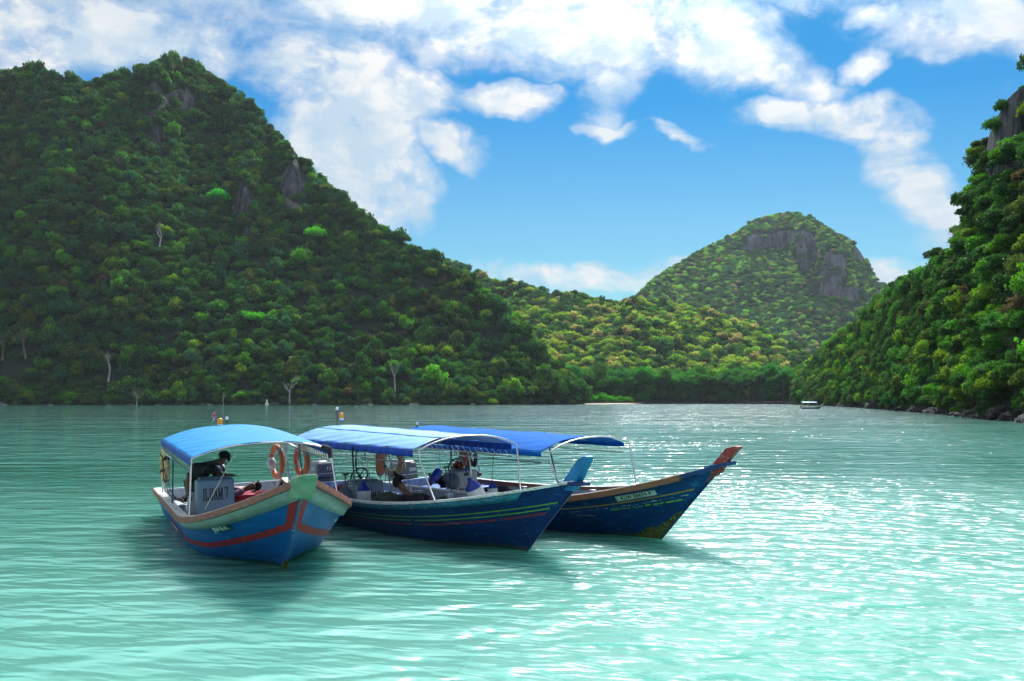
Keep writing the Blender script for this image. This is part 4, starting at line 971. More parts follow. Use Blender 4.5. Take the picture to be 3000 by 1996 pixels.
def block_letters(s_, m, parent, mtx, h, w, gap):
    """narrow slab serif capitals cut as flat strokes"""
    g = G(); x = 0
    def bar(x0, y0, x1, y1, t):
        a = Vector((x0, y0)); b = Vector((x1, y1)); n = (b - a).normalized(); n = Vector((-n.y, n.x)) * t / 2
        q = [a + n, a - n, b - n, b + n]; g.add([(p.x, p.y, .0) for p in q] + [(p.x, p.y, .003) for p in q], [(3, 2, 1, 0), (4, 5, 6, 7), (0, 1, 5, 4), (1, 2, 6, 5), (2, 3, 7, 6), (3, 0, 4, 7)])
    T = w * .30; S = h * .07
    def serif(cx, y, ww): bar(cx - ww / 2, y, cx + ww / 2, y, S)
    for ch in s_:
        if ch == 'I': bar(x + w * .25, 0, x + w * .25, h, T); serif(x + w * .25, h, w * .6); serif(x + w * .25, 0, w * .6); x += w * .62
        elif ch == 'L': bar(x + w * .25, 0, x + w * .25, h, T); serif(x + w * .25, h, w * .6); bar(x, S / 2, x + w * .85, S / 2, S * 1.3); bar(x + w * .82, 0, x + w * .82, h * .28, S * 1.2); x += w + gap
        elif ch == 'H':
            for q in (.2, .85): bar(x + w * q, 0, x + w * q, h, T * .95); serif(x + w * q, h, w * .5); serif(x + w * q, 0, w * .5)
            bar(x + w * .2, h * .5, x + w * .85, h * .5, S); x += w * 1.1 + gap
        elif ch == 'A': bar(x + w * .15, 0, x + w * .5, h, S * 1.1); bar(x + w * .5, h, x + w * .85, 0, T); bar(x + w * .28, h * .33, x + w * .75, h * .33, S); serif(x + w * .15, 0, w * .36); serif(x + w * .88, 0, w * .5); x += w * 1.05 + gap
        elif ch == 'M': bar(x + w * .12, 0, x + w * .12, h, S * 1.1); bar(x + w * .15, h, x + w * .55, h * .1, T * .9); bar(x + w * .55, h * .1, x + w * .95, h, S * 1.1); bar(x + w * 1.0, 0, x + w * 1.0, h, T); serif(x + w * .12, 0, w * .4); serif(x + w * 1.0, 0, w * .5); serif(x + w * .12, h, w * .4); serif(x + w * 1.0, h, w * .5); x += w * 1.2 + gap
        elif ch == '7': bar(x, h, x + w * .8, h, S * 2); bar(x + w * .05, h, x + w * .05, h * .8, S); bar(x + w * .75, h, x + w * .38, 0, T); x += w
        else: x += w * .45
    me_o = g.build('console_name', m, parent); me_o.data.transform(mtx @ Matrix.Translation((-x / 2, -h / 2, 0))); return me_o

# ---- boat with the name ILHAM 7, nearest
d = BD[1]; R1 = boat_root(1, 'passenger_boat', 'bright blue boat with red band and pale green prow, leftmost of the moored three')
make_hull(d, R1, M['blue_hull_bright'], dict(k=1, stem=M['stem_blue'], deck=(-5.3, -8.0), deckm=M['grey_deck'], deckz=.50))
for sd in (1, -1):
    g = G(); strip(g, d, .004, .60, lambda t: .83 - .05 * min(1, t / .2) + max(0, (t - .30)) * .75, C_(.985), sd, .03, 44, 2); g.build('sheer_plank', M['green_plank'], R1, solid=.03)
    g = G(); rail_sweep(g, d, .006, 1.0, .065, .10, .045, .05, sd); g.build('gunwale', M['red_wood'], R1, bevel=.01)
    g = G(); rail_sweep(g, d, .05, 1.0, .035, .115, .053, -.045, sd); g.build('gunwale_cap', M['white_wood'], R1)
    g = G(); strip(g, d, .006, .80, lambda t: (.495 - .19 * min(1, t / .22) + .10 * max(0, t - .25)), lambda t: (.585 - .16 * min(1, t / .22) + .10 * max(0, t - .25)), sd, .006, 44); g.build('red_band', M['red_stripe'], R1)
    g = G(); vs = []; fs = []
    for i in range(13):
        w_ = .50 + .36 * i / 12
        for tt in (.002, .022): vs.append(sec(d, tt, w_, sd, .007))
    for i in range(12): q = (i * 2, i * 2 + 1, i * 2 + 3, i * 2 + 2); fs.append(q if sd > 0 else q[::-1])
    g.add(vs, fs); g.build('red_bow_panel', M['red_stripe'], R1)
g = G(); g.tube([P3(-.03, 0, -.02), P3(.10, 0, .09), P3(.22, 0, .17)], [.05, .042, .036], 7); g.build('algae_patch', M['rust_streak'], R1)
# carved head of the stem, flaring forward
vs = []
for (u0, u1, hw, z) in ((1.62, 1.96, .155, 1.20), (1.66, 2.04, .175, 1.36), (1.78, 2.22, .165, 1.455), (1.86, 2.30, .15, 1.52)):
    vs += [P3(u0, hw * 1.15, z - .05), P3(u1, hw * .75, z), P3(u1, -hw * .75, z), P3(u0, -hw * 1.15, z - .05)]
fs = [(3, 2, 1, 0), (12, 13, 14, 15)] + [(i * 4 + j, i * 4 + (j + 1) % 4, (i + 1) * 4 + (j + 1) % 4, (i + 1) * 4 + j) for i in range(3) for j in range(4)]
G().add(vs, fs).build('stem_head', M['mossy'], R1, bevel=.03)
# console with name
cs = console(R1, -3.6, .59, .17, .66, 1.0, M['console']); 
block_letters('ILHAM 7', M['black_letters'], cs, frame((.004, .0, .74), (0, 1, 0), (0, 0, 1)), .20, .062, .012)
hull_text('SLN 05.41.', R1, d, .178, .71, 1, .085, .8, M['white_letters'], M['plate_dark'], .62, .125)
hull_text('0698', R1, d, .34, .64, -1, .10, .8, M['white_letters'], M['plate_dark'], .42, .13)
hoop(d, R1, -1.62, -1.75, 1.12, 1.64, 1.82, M['steel'])
hoop(d, R1, -7.2, -7.3, 1.28, 1.84, 2.06, M['steel'], name='rear_hoop')
for u, ut in ((-5.0, -5.15),):
    for sd in (1, -1):
        b = gun_pt(d, u, sd); g = G(); g.tube([b, P3(ut, sd * 1.2, 1.72)], .017, 8); g.build('post', M['dark_tube'], R1)
b = gun_pt(d, -6.9, -1); g = G(); g.tube([b, P3(-7.0, -1.2, 1.8)], .015, 8); g.build('post', M['steel'], R1)
canopy(d, R1, -7.3, -1.75, (1.29, 1.83, 2.06), (1.13, 1.63, 1.82), M['canvas_a'], M['valance'], .12, .012, wr=.8)
g = G(); g.tube([P3(-1.75, v, arc_z(v, 1.12, 1.64, 1.82) + .012) for v in (-.98, -1.05, -1.10, -1.12)] + [P3(-1.73, -1.135, 1.50)], .045, 8); g.build('cloth_wrap', M['black_cloth'], R1)
rope(R1, [P3(-1.72, .42, 1.74), P3(-1.75, .95, .82)], .007)
rope(R1, [P3(-6.9, 1.3, 1.5), P3(-6.5, 1.3, 1.2), P3(-6.0, 1.22, .85), P3(-5.8, 1.1, .66), P3(-5.4, 1.12, .7)], .011, M['dark_rope'], 'cable')
rope(R1, [P3(-7.1, 1.3, 1.6), P3(-6.6, 1.32, 1.1), P3(-6.0, 1.25, .78), P3(-5.6, 1.0, .62), P3(-5.2, .9, .66), P3(-4.9, .95, .74)], .010, M['dark_rope'], 'cable')
rope(R1, [P3(-7.0, 1.3, .95), P3(-6.2, 1.27, .78), P3(-5.2, 1.22, .7)], .010)
rope(R1, [P3(-6.9, -1.1, .95), P3(-6.3, -.9, .72), P3(-5.6, -.7, .62)], .007)
outboard(R1, -8.55, .02, .93, 'F2', wid=.30, h=.40, flash=True)
# roof lamps and flag
def roof_lamp(root, u, v, z, amber_r=.055, mast=0):
    o = empty('warning_lamp'); o.parent = root; o.location = P3(u, v, z)
    G().lathe([(0, 0), (amber_r, 0), (amber_r * .95, .04)], 14).build('lamp_base', M['white_plastic'], o)
    G().lathe([(amber_r * .97, .04), (amber_r, .06), (amber_r * .92, .14), (amber_r * .6, .165), (0, .17)], 14).build('amber_lens', M['amber'], o); return o
roof_lamp(R1, -7.28, .09, 2.075, .060)
def white_lamp(root, u, v, z, hgt):
    o = empty('mast_lamp'); o.parent = root; o.location = P3(u, v, z)
    G().tube([(0, 0, 0), (0, 0, hgt)], .009, 6).build('lamp_mast', M['black'], o)
    G().lathe([(0, hgt), (.032, hgt), (.034, hgt + .025)], 10).build('lamp_collar', M['black'], o)
    G().lathe([(.028, hgt + .025), (.034, hgt + .05), (.03, hgt + .09), (0, hgt + .10)], 10).build('white_lens', M['white_plastic'], o)
white_lamp(R1, -7.3, -.06, 2.09, .08)
g = G(); g.tube([P3(-7.35, .12, 2.07), P3(-7.35, .12, 2.44)], .006, 5); g.build('flag_staff', M['black'], R1)
g = G(); g.add([P3(-7.35, .12 + .02 * (i % 3) + .012 * i, 2.41 - .045 * i) + Vector((0, (.0 if j == 0 else -.055 - .02 * math.sin(i)), -.01 * j)) for i in range(6) for j in range(2)], [(i * 2, i * 2 + 1, i * 2 + 3, i * 2 + 2) for i in range(5)]); g.build('small_flag', M['flag'], R1)

# ---- boat with the name ILHAM 5, middle
d = BD[2]; R2 = boat_root(2, 'passenger_boat', 'navy blue boat with lime lines and blue prow plank, middle of the moored three')
make_hull(d, R2, M['blue_hull_navy'], dict(k=2, deck=(-5.7, -7.95), deckm=M['blue_deck']))
for sd in (1, -1):
    g = G(); strip(g, d, .10, .80, lambda t: .86 + .12 * max(0, (t - .55)) * 2.2, C_(.99), sd, .018, 44, 1); g.build('sheer_plank', M['teal_plank'], R2, solid=.02)
    g = G(); rail_sweep(g, d, .006, 1.0, .045, .085, .03, .015, sd); g.build('gunwale', M['white_wood'], R2, bevel=.008)
    for (wl0, wl1, th, m_, t0, t1, nm) in ((.735, .655, .018, 'green_line', .012, .62, 'lime_line'), (.668, .555, .018, 'green_line', .02, .33, 'lime_line'), (.668, .555, .018, 'green_line', .345, .62, 'lime_line'), (.60, .455, .042, 'faint_red_stripe', .02, .32, 'red_stripe'), (.60, .455, .042, 'faint_red_stripe', .33, .80, 'red_stripe')):
        g = G(); lo = lambda t, a=wl0, b=wl1, h=th: a + (b - a) * min(1, t / .28) ** .7 - h / 2; hi = lambda t, a=wl0, b=wl1, h=th: a + (b - a) * min(1, t / .28) ** .7 + h / 2
        strip(g, d, t0, t1, lo, hi, sd, .005, 30); g.build(nm, M[m_], R2)
prow_plank('prow_plank', R2, [(1.00, 1.08), (1.38, 1.08), (1.62, 1.38), (1.80, 1.62), (1.72, 1.635), (1.55, 1.57)], .15, M['prow_blue'])
vs = []
for (u, hw) in ((1.12, .15), (1.38, .12), (1.66, .085)): vs += [P3(u, hw, 1.225), P3(u, -hw, 1.225), P3(u, -hw, 1.155 + .03 * (u - 1.1)), P3(u, hw, 1.155 + .03 * (u - 1.1))]
G().add(vs, [(3, 2, 1, 0), (8, 9, 10, 11)] + [(i * 4 + j, i * 4 + (j + 1) % 4, (i + 1) * 4 + (j + 1) % 4, (i + 1) * 4 + j) for i in range(2) for j in range(4)]).build('bow_shelf', M['blue_hull_navy'], R2, bevel=.006)
cs = console(R2, -5.4, .23, .16, .76, .74, M['console'])
text_mesh('ILHAM 5', 'console_name', M['black_letters'], cs, frame((.004, .05, .44), (0, 1, 0), (0, 0, 1)), .145, .60, .006)
G().box(P3(-5.42, .58, .55) , (.3, .1, .62)).build('console_side_box', M['console_w'], R2, bevel=.03)
throttle(R2, -5.35, .78, .86); 
G().lathe([(.0, -.06), (.11, -.05), (.17, 0), (.17, .05), (.10, .08), (0, .085)], 16, Matrix.Translation(P3(-5.3, .82, .66)) @ Matrix.Rotation(1.2, 4, 'Y')).build('grey_drum', M['grey_plastic'], R2)
hoop(d, R2, -1.42, -1.70, 1.03, 1.68, 1.885, M['steel'])
hoop(d, R2, -7.0, -7.2, 1.13, 1.80, 2.045, M['steel'], name='rear_hoop')
for sd in (1, -1):
    b = gun_pt(d, -4.22, sd); g = G(); g.tube([b, P3(-4.24, sd * 1.12, 1.70)], .018, 8); g.build('post', M['dark_tube'], R2)
for u, v0 in ((-5.6, .25), (-5.9, -.35), (-5.3, -.5)): g = G(); g.tube([P3(u + .25, v0 - .1, .56), P3(u, v0, 1.75)], .013, 6); g.build('canopy_strut', M['steel'], R2)
canopy(d, R2, -7.2, -1.9, (1.14, 1.79, 2.04), (1.04, 1.67, 1.875), M['canvas_b'], M['valance'], .13, .010, seam='lines', wr=1.3)
outboard(R2, -8.40, -.02, 1.0, '115', wid=.50, h=.36)
m_ = empty('mast_lamp'); m_.parent = R2
white_lamp(R2, -7.2, .09, 2.05, .33); roof_lamp(R2, -7.17, .00, 2.18, .052)
bpy.data.objects.remove(m_)
def bracket(root, u, v, z):
    g = G(); g.tube([P3(u, v, z), P3(u, v, z + .08), P3(u, v - .02, z + .13), P3(u, v - .10, z + .14), P3(u, v - .12, z + .10), P3(u, v - .04, z + .08)], .011, 6); g.build('antenna_bracket', M['black'], root)
bracket(R2, -7.2, .80, 1.95); bracket(R2, -7.2, -.78, 1.93)
rope(R2, [P3(-4.9, .72, 1.62), P3(-4.95, .72, 1.3), P3(-5.1, .62, 1.12), P3(-5.3, .45, 1.02)], .016, M['dark_rope'], 'cable')

# ---- boat with the plate KLW 00674 P, farthest
d = BD[3]; R3 = boat_root(3, 'passenger_boat', 'dark blue boat with red brown rail and red prow plank, rightmost of the moored three')
make_hull(d, R3, M['blue_hull_mid'], dict(k=3, deck=(-6.4, -8.4), deckm=M['blue_deck'], deckz=.58))
for sd in (1, -1):
    g = G(); rail_sweep(g, d, .07, 1.0, .055, .075, .025, .085, sd); g.build('rubbing_rail', M['red_wood_b'], R3, bevel=.012)
    g = G(); rail_sweep(g, d, .006, .07, .05, .075, .025, .05, sd, 10); g.build('bow_rail', M['blue_hull_mid'], R3, bevel=.008)
    g = G(); rail_sweep(g, d, .05, 1.0, .02, .085, .032, -.025, sd); g.build('gunwale_cap', M['white_wood'], R3)
    g = G(); strip(g, d, .018, .75, lambda t: .70 - .03 * min(1, t / .2), lambda t: .726 - .03 * min(1, t / .2), sd, .005, 36); g.build('ochre_line', M['yellow_line'], R3)
    rr = random.Random(5)
    g = G(); t = .02
    while t < .45:
        L_ = rr.uniform(.004, .022); w0 = .635 - .04 * min(1, t / .2) + rr.uniform(-.008, .008); h_ = rr.uniform(.006, .022)
        strip(g, d, t, t + L_, lambda q, a=w0: a, lambda q, a=w0, b=h_: a + b * (.5 + .5 * math.sin(q * 900)), sd, .005, 4); t += L_ + rr.uniform(.001, .012 if t < .25 else .03)
    g.build('flaked_white_line', M['flaked_white'], R3)
    g = G(); t = .025
    while t < .15: L_ = rr.uniform(.006, .02); strip(g, d, t, t + L_, C_(.565 - .1 * t), C_(.565 - .1 * t + rr.uniform(.012, .028)), sd, .005, 4); t += L_ + rr.uniform(.001, .006)
    g.build('flaked_lime_line', M['green_line'], R3)
    g = G(); strip(g, d, .0, .085, lambda t: -.2 , lambda t: max(-.1, .40 - 5.2 * t + .05 * math.sin(t * 150)), sd, .006, 18, 5); g.build('algae_patch', M['rust_streak'], R3)
prow_plank('prow_plank', R3, [(1.20, 1.22), (1.52, 1.25), (1.78, 1.50), (2.02, 1.70), (1.90, 1.705), (1.72, 1.67)], .12, M['red_wood_c'])
vs = []
for (u, hw) in ((1.28, .13), (1.55, .10), (1.84, .06)): z = 1.335 + .16 * (u - 1.28); vs += [P3(u, hw, z + .03), P3(u, -hw, z + .03), P3(u, -hw, z - .03), P3(u, hw, z - .03)]
G().add(vs, [(3, 2, 1, 0), (8, 9, 10, 11)] + [(i * 4 + j, i * 4 + (j + 1) % 4, (i + 1) * 4 + (j + 1) % 4, (i + 1) * 4 + j) for i in range(2) for j in range(4)]).build('bow_shelf', M['blue_hull_mid'], R3, bevel=.006)
prow_plank('stem_knee', R3, [(1.05, 1.00), (1.33, 1.15), (1.60, 1.27), (1.60, 1.31), (1.25, 1.28)], .06, M['red_wood'])
hull_text('KLW 00674 P', R3, d, .134, .80, 1, .085, .82, M['black_letters'], M['plate_white'], .80, .115)
cs = console(R3, -6.0, .08, .17, .62, .88, M['console_w'])
text_mesh('ILHAM 2', 'console_name', M['black_letters'], cs, frame((.004, .0, .42), (0, 1, 0), (0, 0, 1)), .14, .58, .006)
G().box((.003, .0, .80), (.004, .14, .07)).build('console_badge', M['black_letters'], cs)
throttle(R3, -5.95, .68, .96)
G().lathe([(.0, -.06), (.13, -.05), (.19, 0), (.19, .05), (.10, .08), (0, .085)], 16, Matrix.Translation(P3(-5.95, .52, .86)) @ Matrix.Rotation(1.1, 4, 'Y')).build('grey_drum', M['grey_plastic'], R3)
hoop(d, R3, -1.50, -1.75, 1.04, 1.62, 1.82, M['steel'])
hoop(d, R3, -7.5, -7.7, 1.14, 1.78, 2.05, M['red_wood_b'], name='rear_hoop')
for sd in (1, -1):
    b = gun_pt(d, -4.2, sd); g = G(); g.tube([b, P3(-4.4, sd * 1.08, 1.62)], .018, 8); g.build('post', M['dark_tube'] if sd < 0 else M['steel'], R3)
canopy(d, R3, -7.7, -1.95, (1.15, 1.78, 2.05), (1.06, 1.61, 1.81), M['canvas_c'], M['canvas_c'], .09, .02, wr=1.0)
outboard(R3, -8.95, .0, .93, '200', wid=.56, h=.44)
white_lamp(R3, -7.7, .28, 2.04, .05)
for u, v0 in ((-6.1, .22), (-6.5, -.40)): g = G(); g.tube([P3(u + .35, v0, 1.0), P3(u + .2, v0, 1.3), P3(u, v0 + .05, 1.45), P3(u, v0 + .05, 1.85)], .013, 6); g.build('canopy_strut', M['steel'], R3)
# coil of rope hanging on the canopy frame
g = G()
for i in range(9): g.torus(.16 + .004 * i, .012, n=22, m=6, mtx=Matrix.Translation(P3(-6.35 + .012 * i, -.33, 1.32)) @ Matrix.Diagonal((1, .45, 1.2, 1)) @ Matrix.Rotation(PI / 2, 4, 'Y'))
co = g.build('rope_coil', M['twig']); co.matrix_world = BOAT_MTX[3]; tag(co, 'brown coil of rope hanging inside the lifebuoy of the farthest boat', 'rope')

# ---- things hung in and laid on the boats
lifebuoy(-6.9, 1.27, 1.32, 1, 0.10, 'sunlit cream lifebuoy seen edge on at the rear left post of the nearest boat', 'cream', band='black_cloth', R=.29)
lb = lifebuoy(-7.35, -1.10, 1.21, 1, 0.22, 'orange lifebuoy with a clear bag tied in it, nearest boat, far side', R=.32, spin=.3)
G().lathe([(0, -.14), (.07, -.11), (.11, 0), (.07, .11), (0, .14)], 12, Matrix.Translation((-.17, .02, .06)) @ Matrix.Rotation(PI / 2, 4, 'X')).build('clear_bag', mat('clouded_plastic_bag', (.5, .5, .48), .25), lb)
lifebuoy(-7.0, 1.04, 1.34, 2, .05, 'orange lifebuoy at the stern of the middle boat, left of the engine marked 115', R=.285)
lifebuoy(-5.5, -.10, 1.34, 2, -.55, 'bright orange lifebuoy above the steering wheel of the middle boat', R=.285, r=.078)
lifebuoy(-5.95, -.62, 1.26, 2, .30, 'dull tan orange lifebuoy just right of the bright orange one above the wheel', 'cream', band='black_cloth', R=.285)
lifebuoy(-6.5, -.21, 1.44, 3, -.75, 'dull orange lifebuoy above the console of the farthest boat', 'orange_dull', band='orange_dull', R=.27)
fender(2, -5.02, .52, .76, 'blue topped white fender in front of the console of the middle boat', s=1.0)
rope(R2, [P3(-5.02, .52, .95), P3(-5.02, .55, 1.55)], .005, name='fender_line')
fender(2, -4.0, -.55, .98, 'small dark blue fender end beside the engine marked 200', (2.4, 0, 0), .62, 'fender_blue', 'fender_blue')
rope(R2, [P3(-4.0, -.55, .98), P3(-4.0, -.70, 1.15), P3(-4.0, -.7, 1.75)], .005, name='fender_line')
fender(2, -2.60, -.62, .86, 'blue topped white fender leaning against the inner side of the middle boat', (.45, 0, 0), 1.15)
rope(R2, [P3(-2.6, -.70, 1.08), P3(-2.6, -.76, 1.66)], .005, name='fender_line')
fender(3, -3.75, .98, .86, 'blue and yellowish white fender hanging from a rope at the side of the farthest boat', (0, 0, 0), .72)
rope(R3, [P3(-3.75, .98, .98), P3(-3.74, .98, 1.1), P3(-3.70, .92, 1.60)], .009, name='fender_line')

# ------------------------------------------------------------------ people
def hand_pts(base, d, n, s=1.0):
    """five short unequal fingers fanning from a palm vertex: returns verts, edges (relative to index base=0)"""
    d = Vector(d).normalized(); n = Vector(n).normalized(); t = d.cross(n); V = []; E = []
    for i, (a, l) in enumerate(((-.9, .045), (-.36, .075), (-.1, .085), (.14, .078), (.38, .06))):
        q = (d * math.cos(a) + t * math.sin(a)).normalized(); p1 = Vector(base) + q * .05 * s; p2 = p1 + (q + n * .4).normalized() * l * .55 * s
        V += [p1, p2]; E += [(-1, 2 * i), (2 * i, 2 * i + 1)]
    return V, E
def figure(name, k, label, J, shirt, trousers, hair_m=M['hair'], hair_s=1.0, face=None, bulk=1.0):
    """J: joints in boat coordinates (u, v, z). One skinned body, clothes and hair as its children"""
    root = empty(name); root.matrix_world = BOAT_MTX[k]; tag(root, label, 'person')
    P = {a: P3(*b) for a, b in J.items()}
    order = ['pelvis', 'belly', 'chest', 'neck', 'jaw', 'skull', 'shL', 'elL', 'wrL', 'haL', 'shR', 'elR', 'wrR', 'haR', 'hiL', 'knL', 'anL', 'toL', 'hiR', 'knR', 'anR', 'toR']
    rad = dict(pelvis=.13, belly=.12, chest=.135, neck=.055, jaw=.075, skull=.092, shL=.065, shR=.065, elL=.043, elR=.043, wrL=.028, wrR=.028, haL=.030, haR=.030, hiL=.085, hiR=.085, knL=.060, knR=.060, anL=.038, anR=.038, toL=.032, toR=.032)
    for q_ in ('pelvis', 'belly', 'chest', 'shL', 'shR', 'elR', 'elL', 'hiL', 'hiR', 'knL', 'knR'): rad[q_] *= bulk
    V = [P[o_] for o_ in order]; ix = {o_: i for i, o_ in enumerate(order)}
    E = [(ix[a], ix[b]) for a, b in (('pelvis', 'belly'), ('belly', 'chest'), ('chest', 'neck'), ('neck', 'jaw'), ('jaw', 'skull'), ('chest', 'shL'), ('shL', 'elL'), ('elL', 'wrL'), ('wrL', 'haL'), ('chest', 'shR'), ('shR', 'elR'), ('elR', 'wrR'), ('wrR', 'haR'), ('pelvis', 'hiL'), ('hiL', 'knL'), ('knL', 'anL'), ('anL', 'toL'), ('pelvis', 'hiR'), ('hiR', 'knR'), ('knR', 'anR'), ('anR', 'toR'))]
    Rr = [rad[o_] for o_ in order]
    for s_ in 'LR':
        hv, he = hand_pts(P['ha' + s_], P['ha' + s_] - P['wr' + s_], Vector((.3, .2, -.9)))
        o0 = len(V); V += hv; Rr += [.010, .008] * 5
        E += [((ix['ha' + s_] if a < 0 else a + o0), b + o0) for a, b in he]
    body = skinned('body', [tuple(v) for v in V], E, Rr, M['skin'], root)
    def cloth(nm, keys, edges, grow, m, extra={}):
        kk = {a: i for i, a in enumerate(keys)}; skinned(nm, [tuple(P[a]) for a in keys], [(kk[a], kk[b]) for a, b in edges], [rad[a] * extra.get(a, 1) + grow for a in keys], m, root)
    P['slL'] = P['shL'].lerp(P['elL'], .8); P['slR'] = P['shR'].lerp(P['elR'], .8); rad['slL'] = rad['slR'] = .05
    cloth('shirt', ['pelvis', 'belly', 'chest', 'shL', 'slL', 'shR', 'slR'], [('pelvis', 'belly'), ('belly', 'chest'), ('chest', 'shL'), ('shL', 'slL'), ('chest', 'shR'), ('shR', 'slR')], .022, shirt)
    cloth('trousers', ['pelvis', 'hiL', 'knL', 'anL', 'hiR', 'knR', 'anR'], [('pelvis', 'hiL'), ('hiL', 'knL'), ('knL', 'anL'), ('pelvis', 'hiR'), ('hiR', 'knR'), ('knR', 'anR')], .020, trousers)
    up = (P['skull'] - P['neck']).normalized(); fc = Vector(face if face else (1, 0, 0)); fc = (fc - up * fc.dot(up)).normalized(); sd_ = up.cross(fc)
    # hair cap
    bm = bmesh.new(); bmesh.ops.create_icosphere(bm, subdivisions=4, radius=1)
    for v_ in list(bm.verts):
        if v_.co.x > .35 and v_.co.z < .25 or v_.co.z < -.55: bm.verts.remove(v_)
    for v_ in bm.verts:
        f_ = 1 + .14 * noise.noise(v_.co * 5) ; v_.co = P['skull'] + (fc * v_.co.x * .108 + sd_ * v_.co.y * .092 + up * (v_.co.z * .105 + .012)) * f_ * hair_s
    me = bpy.data.meshes.new('hair'); bm.to_mesh(me); bm.free(); me.materials.append(hair_m); ho = bpy.data.objects.new('hair', me); COL.objects.link(ho); ho.parent = root
    # face: nose, eyes, mouth, ears
    c0 = P['skull'] * .55 + P['jaw'] * .45
    g = G(); g.tube([c0 + fc * .085 + up * .03, c0 + fc * .112 - up * .005, c0 + fc * .09 - up * .012], [.008, .015, .010], 6); g.build('nose', M['skin'], root)
    for q in (-1, 1):
        G().lathe([(0, -.010), (.009, -.006), (.011, 0), (.009, .006), (0, .010)], 8, Matrix.Translation(c0 + fc * .088 + up * .032 + sd_ * .030 * q)).build('eye', M['black'], root)
        G().lathe([(0, -.028), (.012, -.02), (.016, 0), (.010, .022), (0, .028)], 8, Matrix.Translation(c0 + sd_ * .090 * q + up * .01)).build('ear', M['skin'], root)
    g = G(); g.tube([c0 + fc * .090 - up * .042 - sd_ * .022, c0 + fc * .097 - up * .042, c0 + fc * .090 - up * .042 + sd_ * .022], .006, 5); g.build('mouth', M['dark_red_cloth'], root)
    return root
# man crouched behind the first console, bending to the right
figure('person', 1, 'man in a black shirt bent over behind the console marked ILHAM 7',
       dict(pelvis=(-4.55, .80, 1.02), belly=(-4.5, .82, 1.18), chest=(-4.42, .68, 1.33), neck=(-4.35, .52, 1.44), jaw=(-4.28, .40, 1.44), skull=(-4.32, .36, 1.52),
            shL=(-4.25, .60, 1.36), elL=(-4.15, .45, 1.20), wrL=(-4.1, .30, 1.20), haL=(-4.08, .23, 1.19), shR=(-4.5, .86, 1.36), elR=(-4.35, 1.02, 1.12), wrR=(-4.3, 1.02, .93), haR=(-4.28, .99, .85),
            hiL=(-4.5, .70, 1.00), knL=(-4.3, .28, 1.10), anL=(-4.35, .25, .70), toL=(-4.25, .1, .64), hiR=(-4.65, .85, .98), knR=(-4.45, .55, 1.12), anR=(-4.5, .6, .70), toR=(-4.4, .45, .64)), M['black_shirt'], M['dark_trousers'], face=(.2, .9, -.5), hair_s=1.12, bulk=1.28)
G().box(P3(-4.62, .80, .66), (.36, .4, .5)).build('helm_seat', M['grey_deck'], R1, bevel=.03)
# man lying asleep across the stern deck of the first boat
figure('person', 1, 'man in a purple shirt asleep on red vests, stern of the nearest boat',
       dict(pelvis=(-6.75, .30, .66), belly=(-6.72, .10, .68), chest=(-6.72, -.12, .70), neck=(-6.75, -.35, .72), jaw=(-6.72, -.44, .76), skull=(-6.76, -.55, .76),
            shL=(-6.92, -.20, .70), elL=(-6.98, .05, .62), wrL=(-6.9, .28, .60), haL=(-6.9, .36, .60), shR=(-6.52, -.20, .68), elR=(-6.40, .02, .60), wrR=(-6.5, .24, .62), haR=(-6.52, .32, .62),
            hiL=(-6.84, .34, .64), knL=(-6.7, .70, .72), anL=(-6.6, 1.0, .60), toL=(-6.5, 1.06, .66), hiR=(-6.66, .34, .64), knR=(-6.5, .66, .72), anR=(-6.4, .98, .60), toR=(-6.3, 1.04, .66)), M['purple_shirt'], M['dark_trousers'], face=(.25, 0, 1))
def cloth_heap(name, k, u, v, z, sx, sy, sz, seed, m, label, cat='life vests'):
    bm = bmesh.new(); bmesh.ops.create_icosphere(bm, subdivisions=4, radius=1)
    for q in bm.verts:
        n = q.co.copy(); f = 1 + .35 * noise.fractal(n * 2.2 + Vector((seed, 0, 0)), .8, 2, 3); q.co = Vector((n.x * sx * f, n.y * sy * f, max(-.25, n.z * f) * sz))
    me = bpy.data.meshes.new(name); bm.to_mesh(me); bm.free(); me.materials.append(m); me.polygons.foreach_set('use_smooth', [True] * len(me.polygons))
    o = bpy.data.objects.new(name, me); COL.objects.link(o); o.matrix_world = BOAT_MTX[k] @ Matrix.Translation(P3(u, v, z)); return tag(o, label, cat)
cloth_heap('life_vests', 1, -6.65, -.55, .53, .38, .62, .13, 1, M['red_mat'], 'red life vests spread under the sleeping man in the nearest boat')
cloth_heap('life_vests', 2, -5.95, .55, .62, .25, .32, .20, 4, M['red_mat'], 'red vests heaped left of the steering wheel on the middle boat')
cloth_heap('life_vests', 3, -4.6, .35, .46, .42, .50, .30, 7, M['dark_red_cloth'], 'dark red heap of vests in front of the console of the farthest boat')
cloth_heap('red_bag', 3, -4.55, .74, .56, .16, .17, .20, 8, M['red_plastic'], 'red bag among the dark red vests on the farthest boat', 'bag')
cloth_heap('orange_cushion', 3, -6.5, -.02, 1.02, .12, .14, .22, 9, M['orange'], 'orange cushion behind the console of the farthest boat', 'cushion')
cloth_heap('cloth_bundle', 2, -4.5, .25, .50, .30, .35, .22, 11, M['camo'], 'grey green bundle beside the reclining person in the middle boat', 'bundle')
cloth_heap('water_bottles', 2, -8.0, .35, .60, .2, .3, .14, 14, M['black_cloth'], 'dark bundle of gear by the engine marked 115', 'bundle')
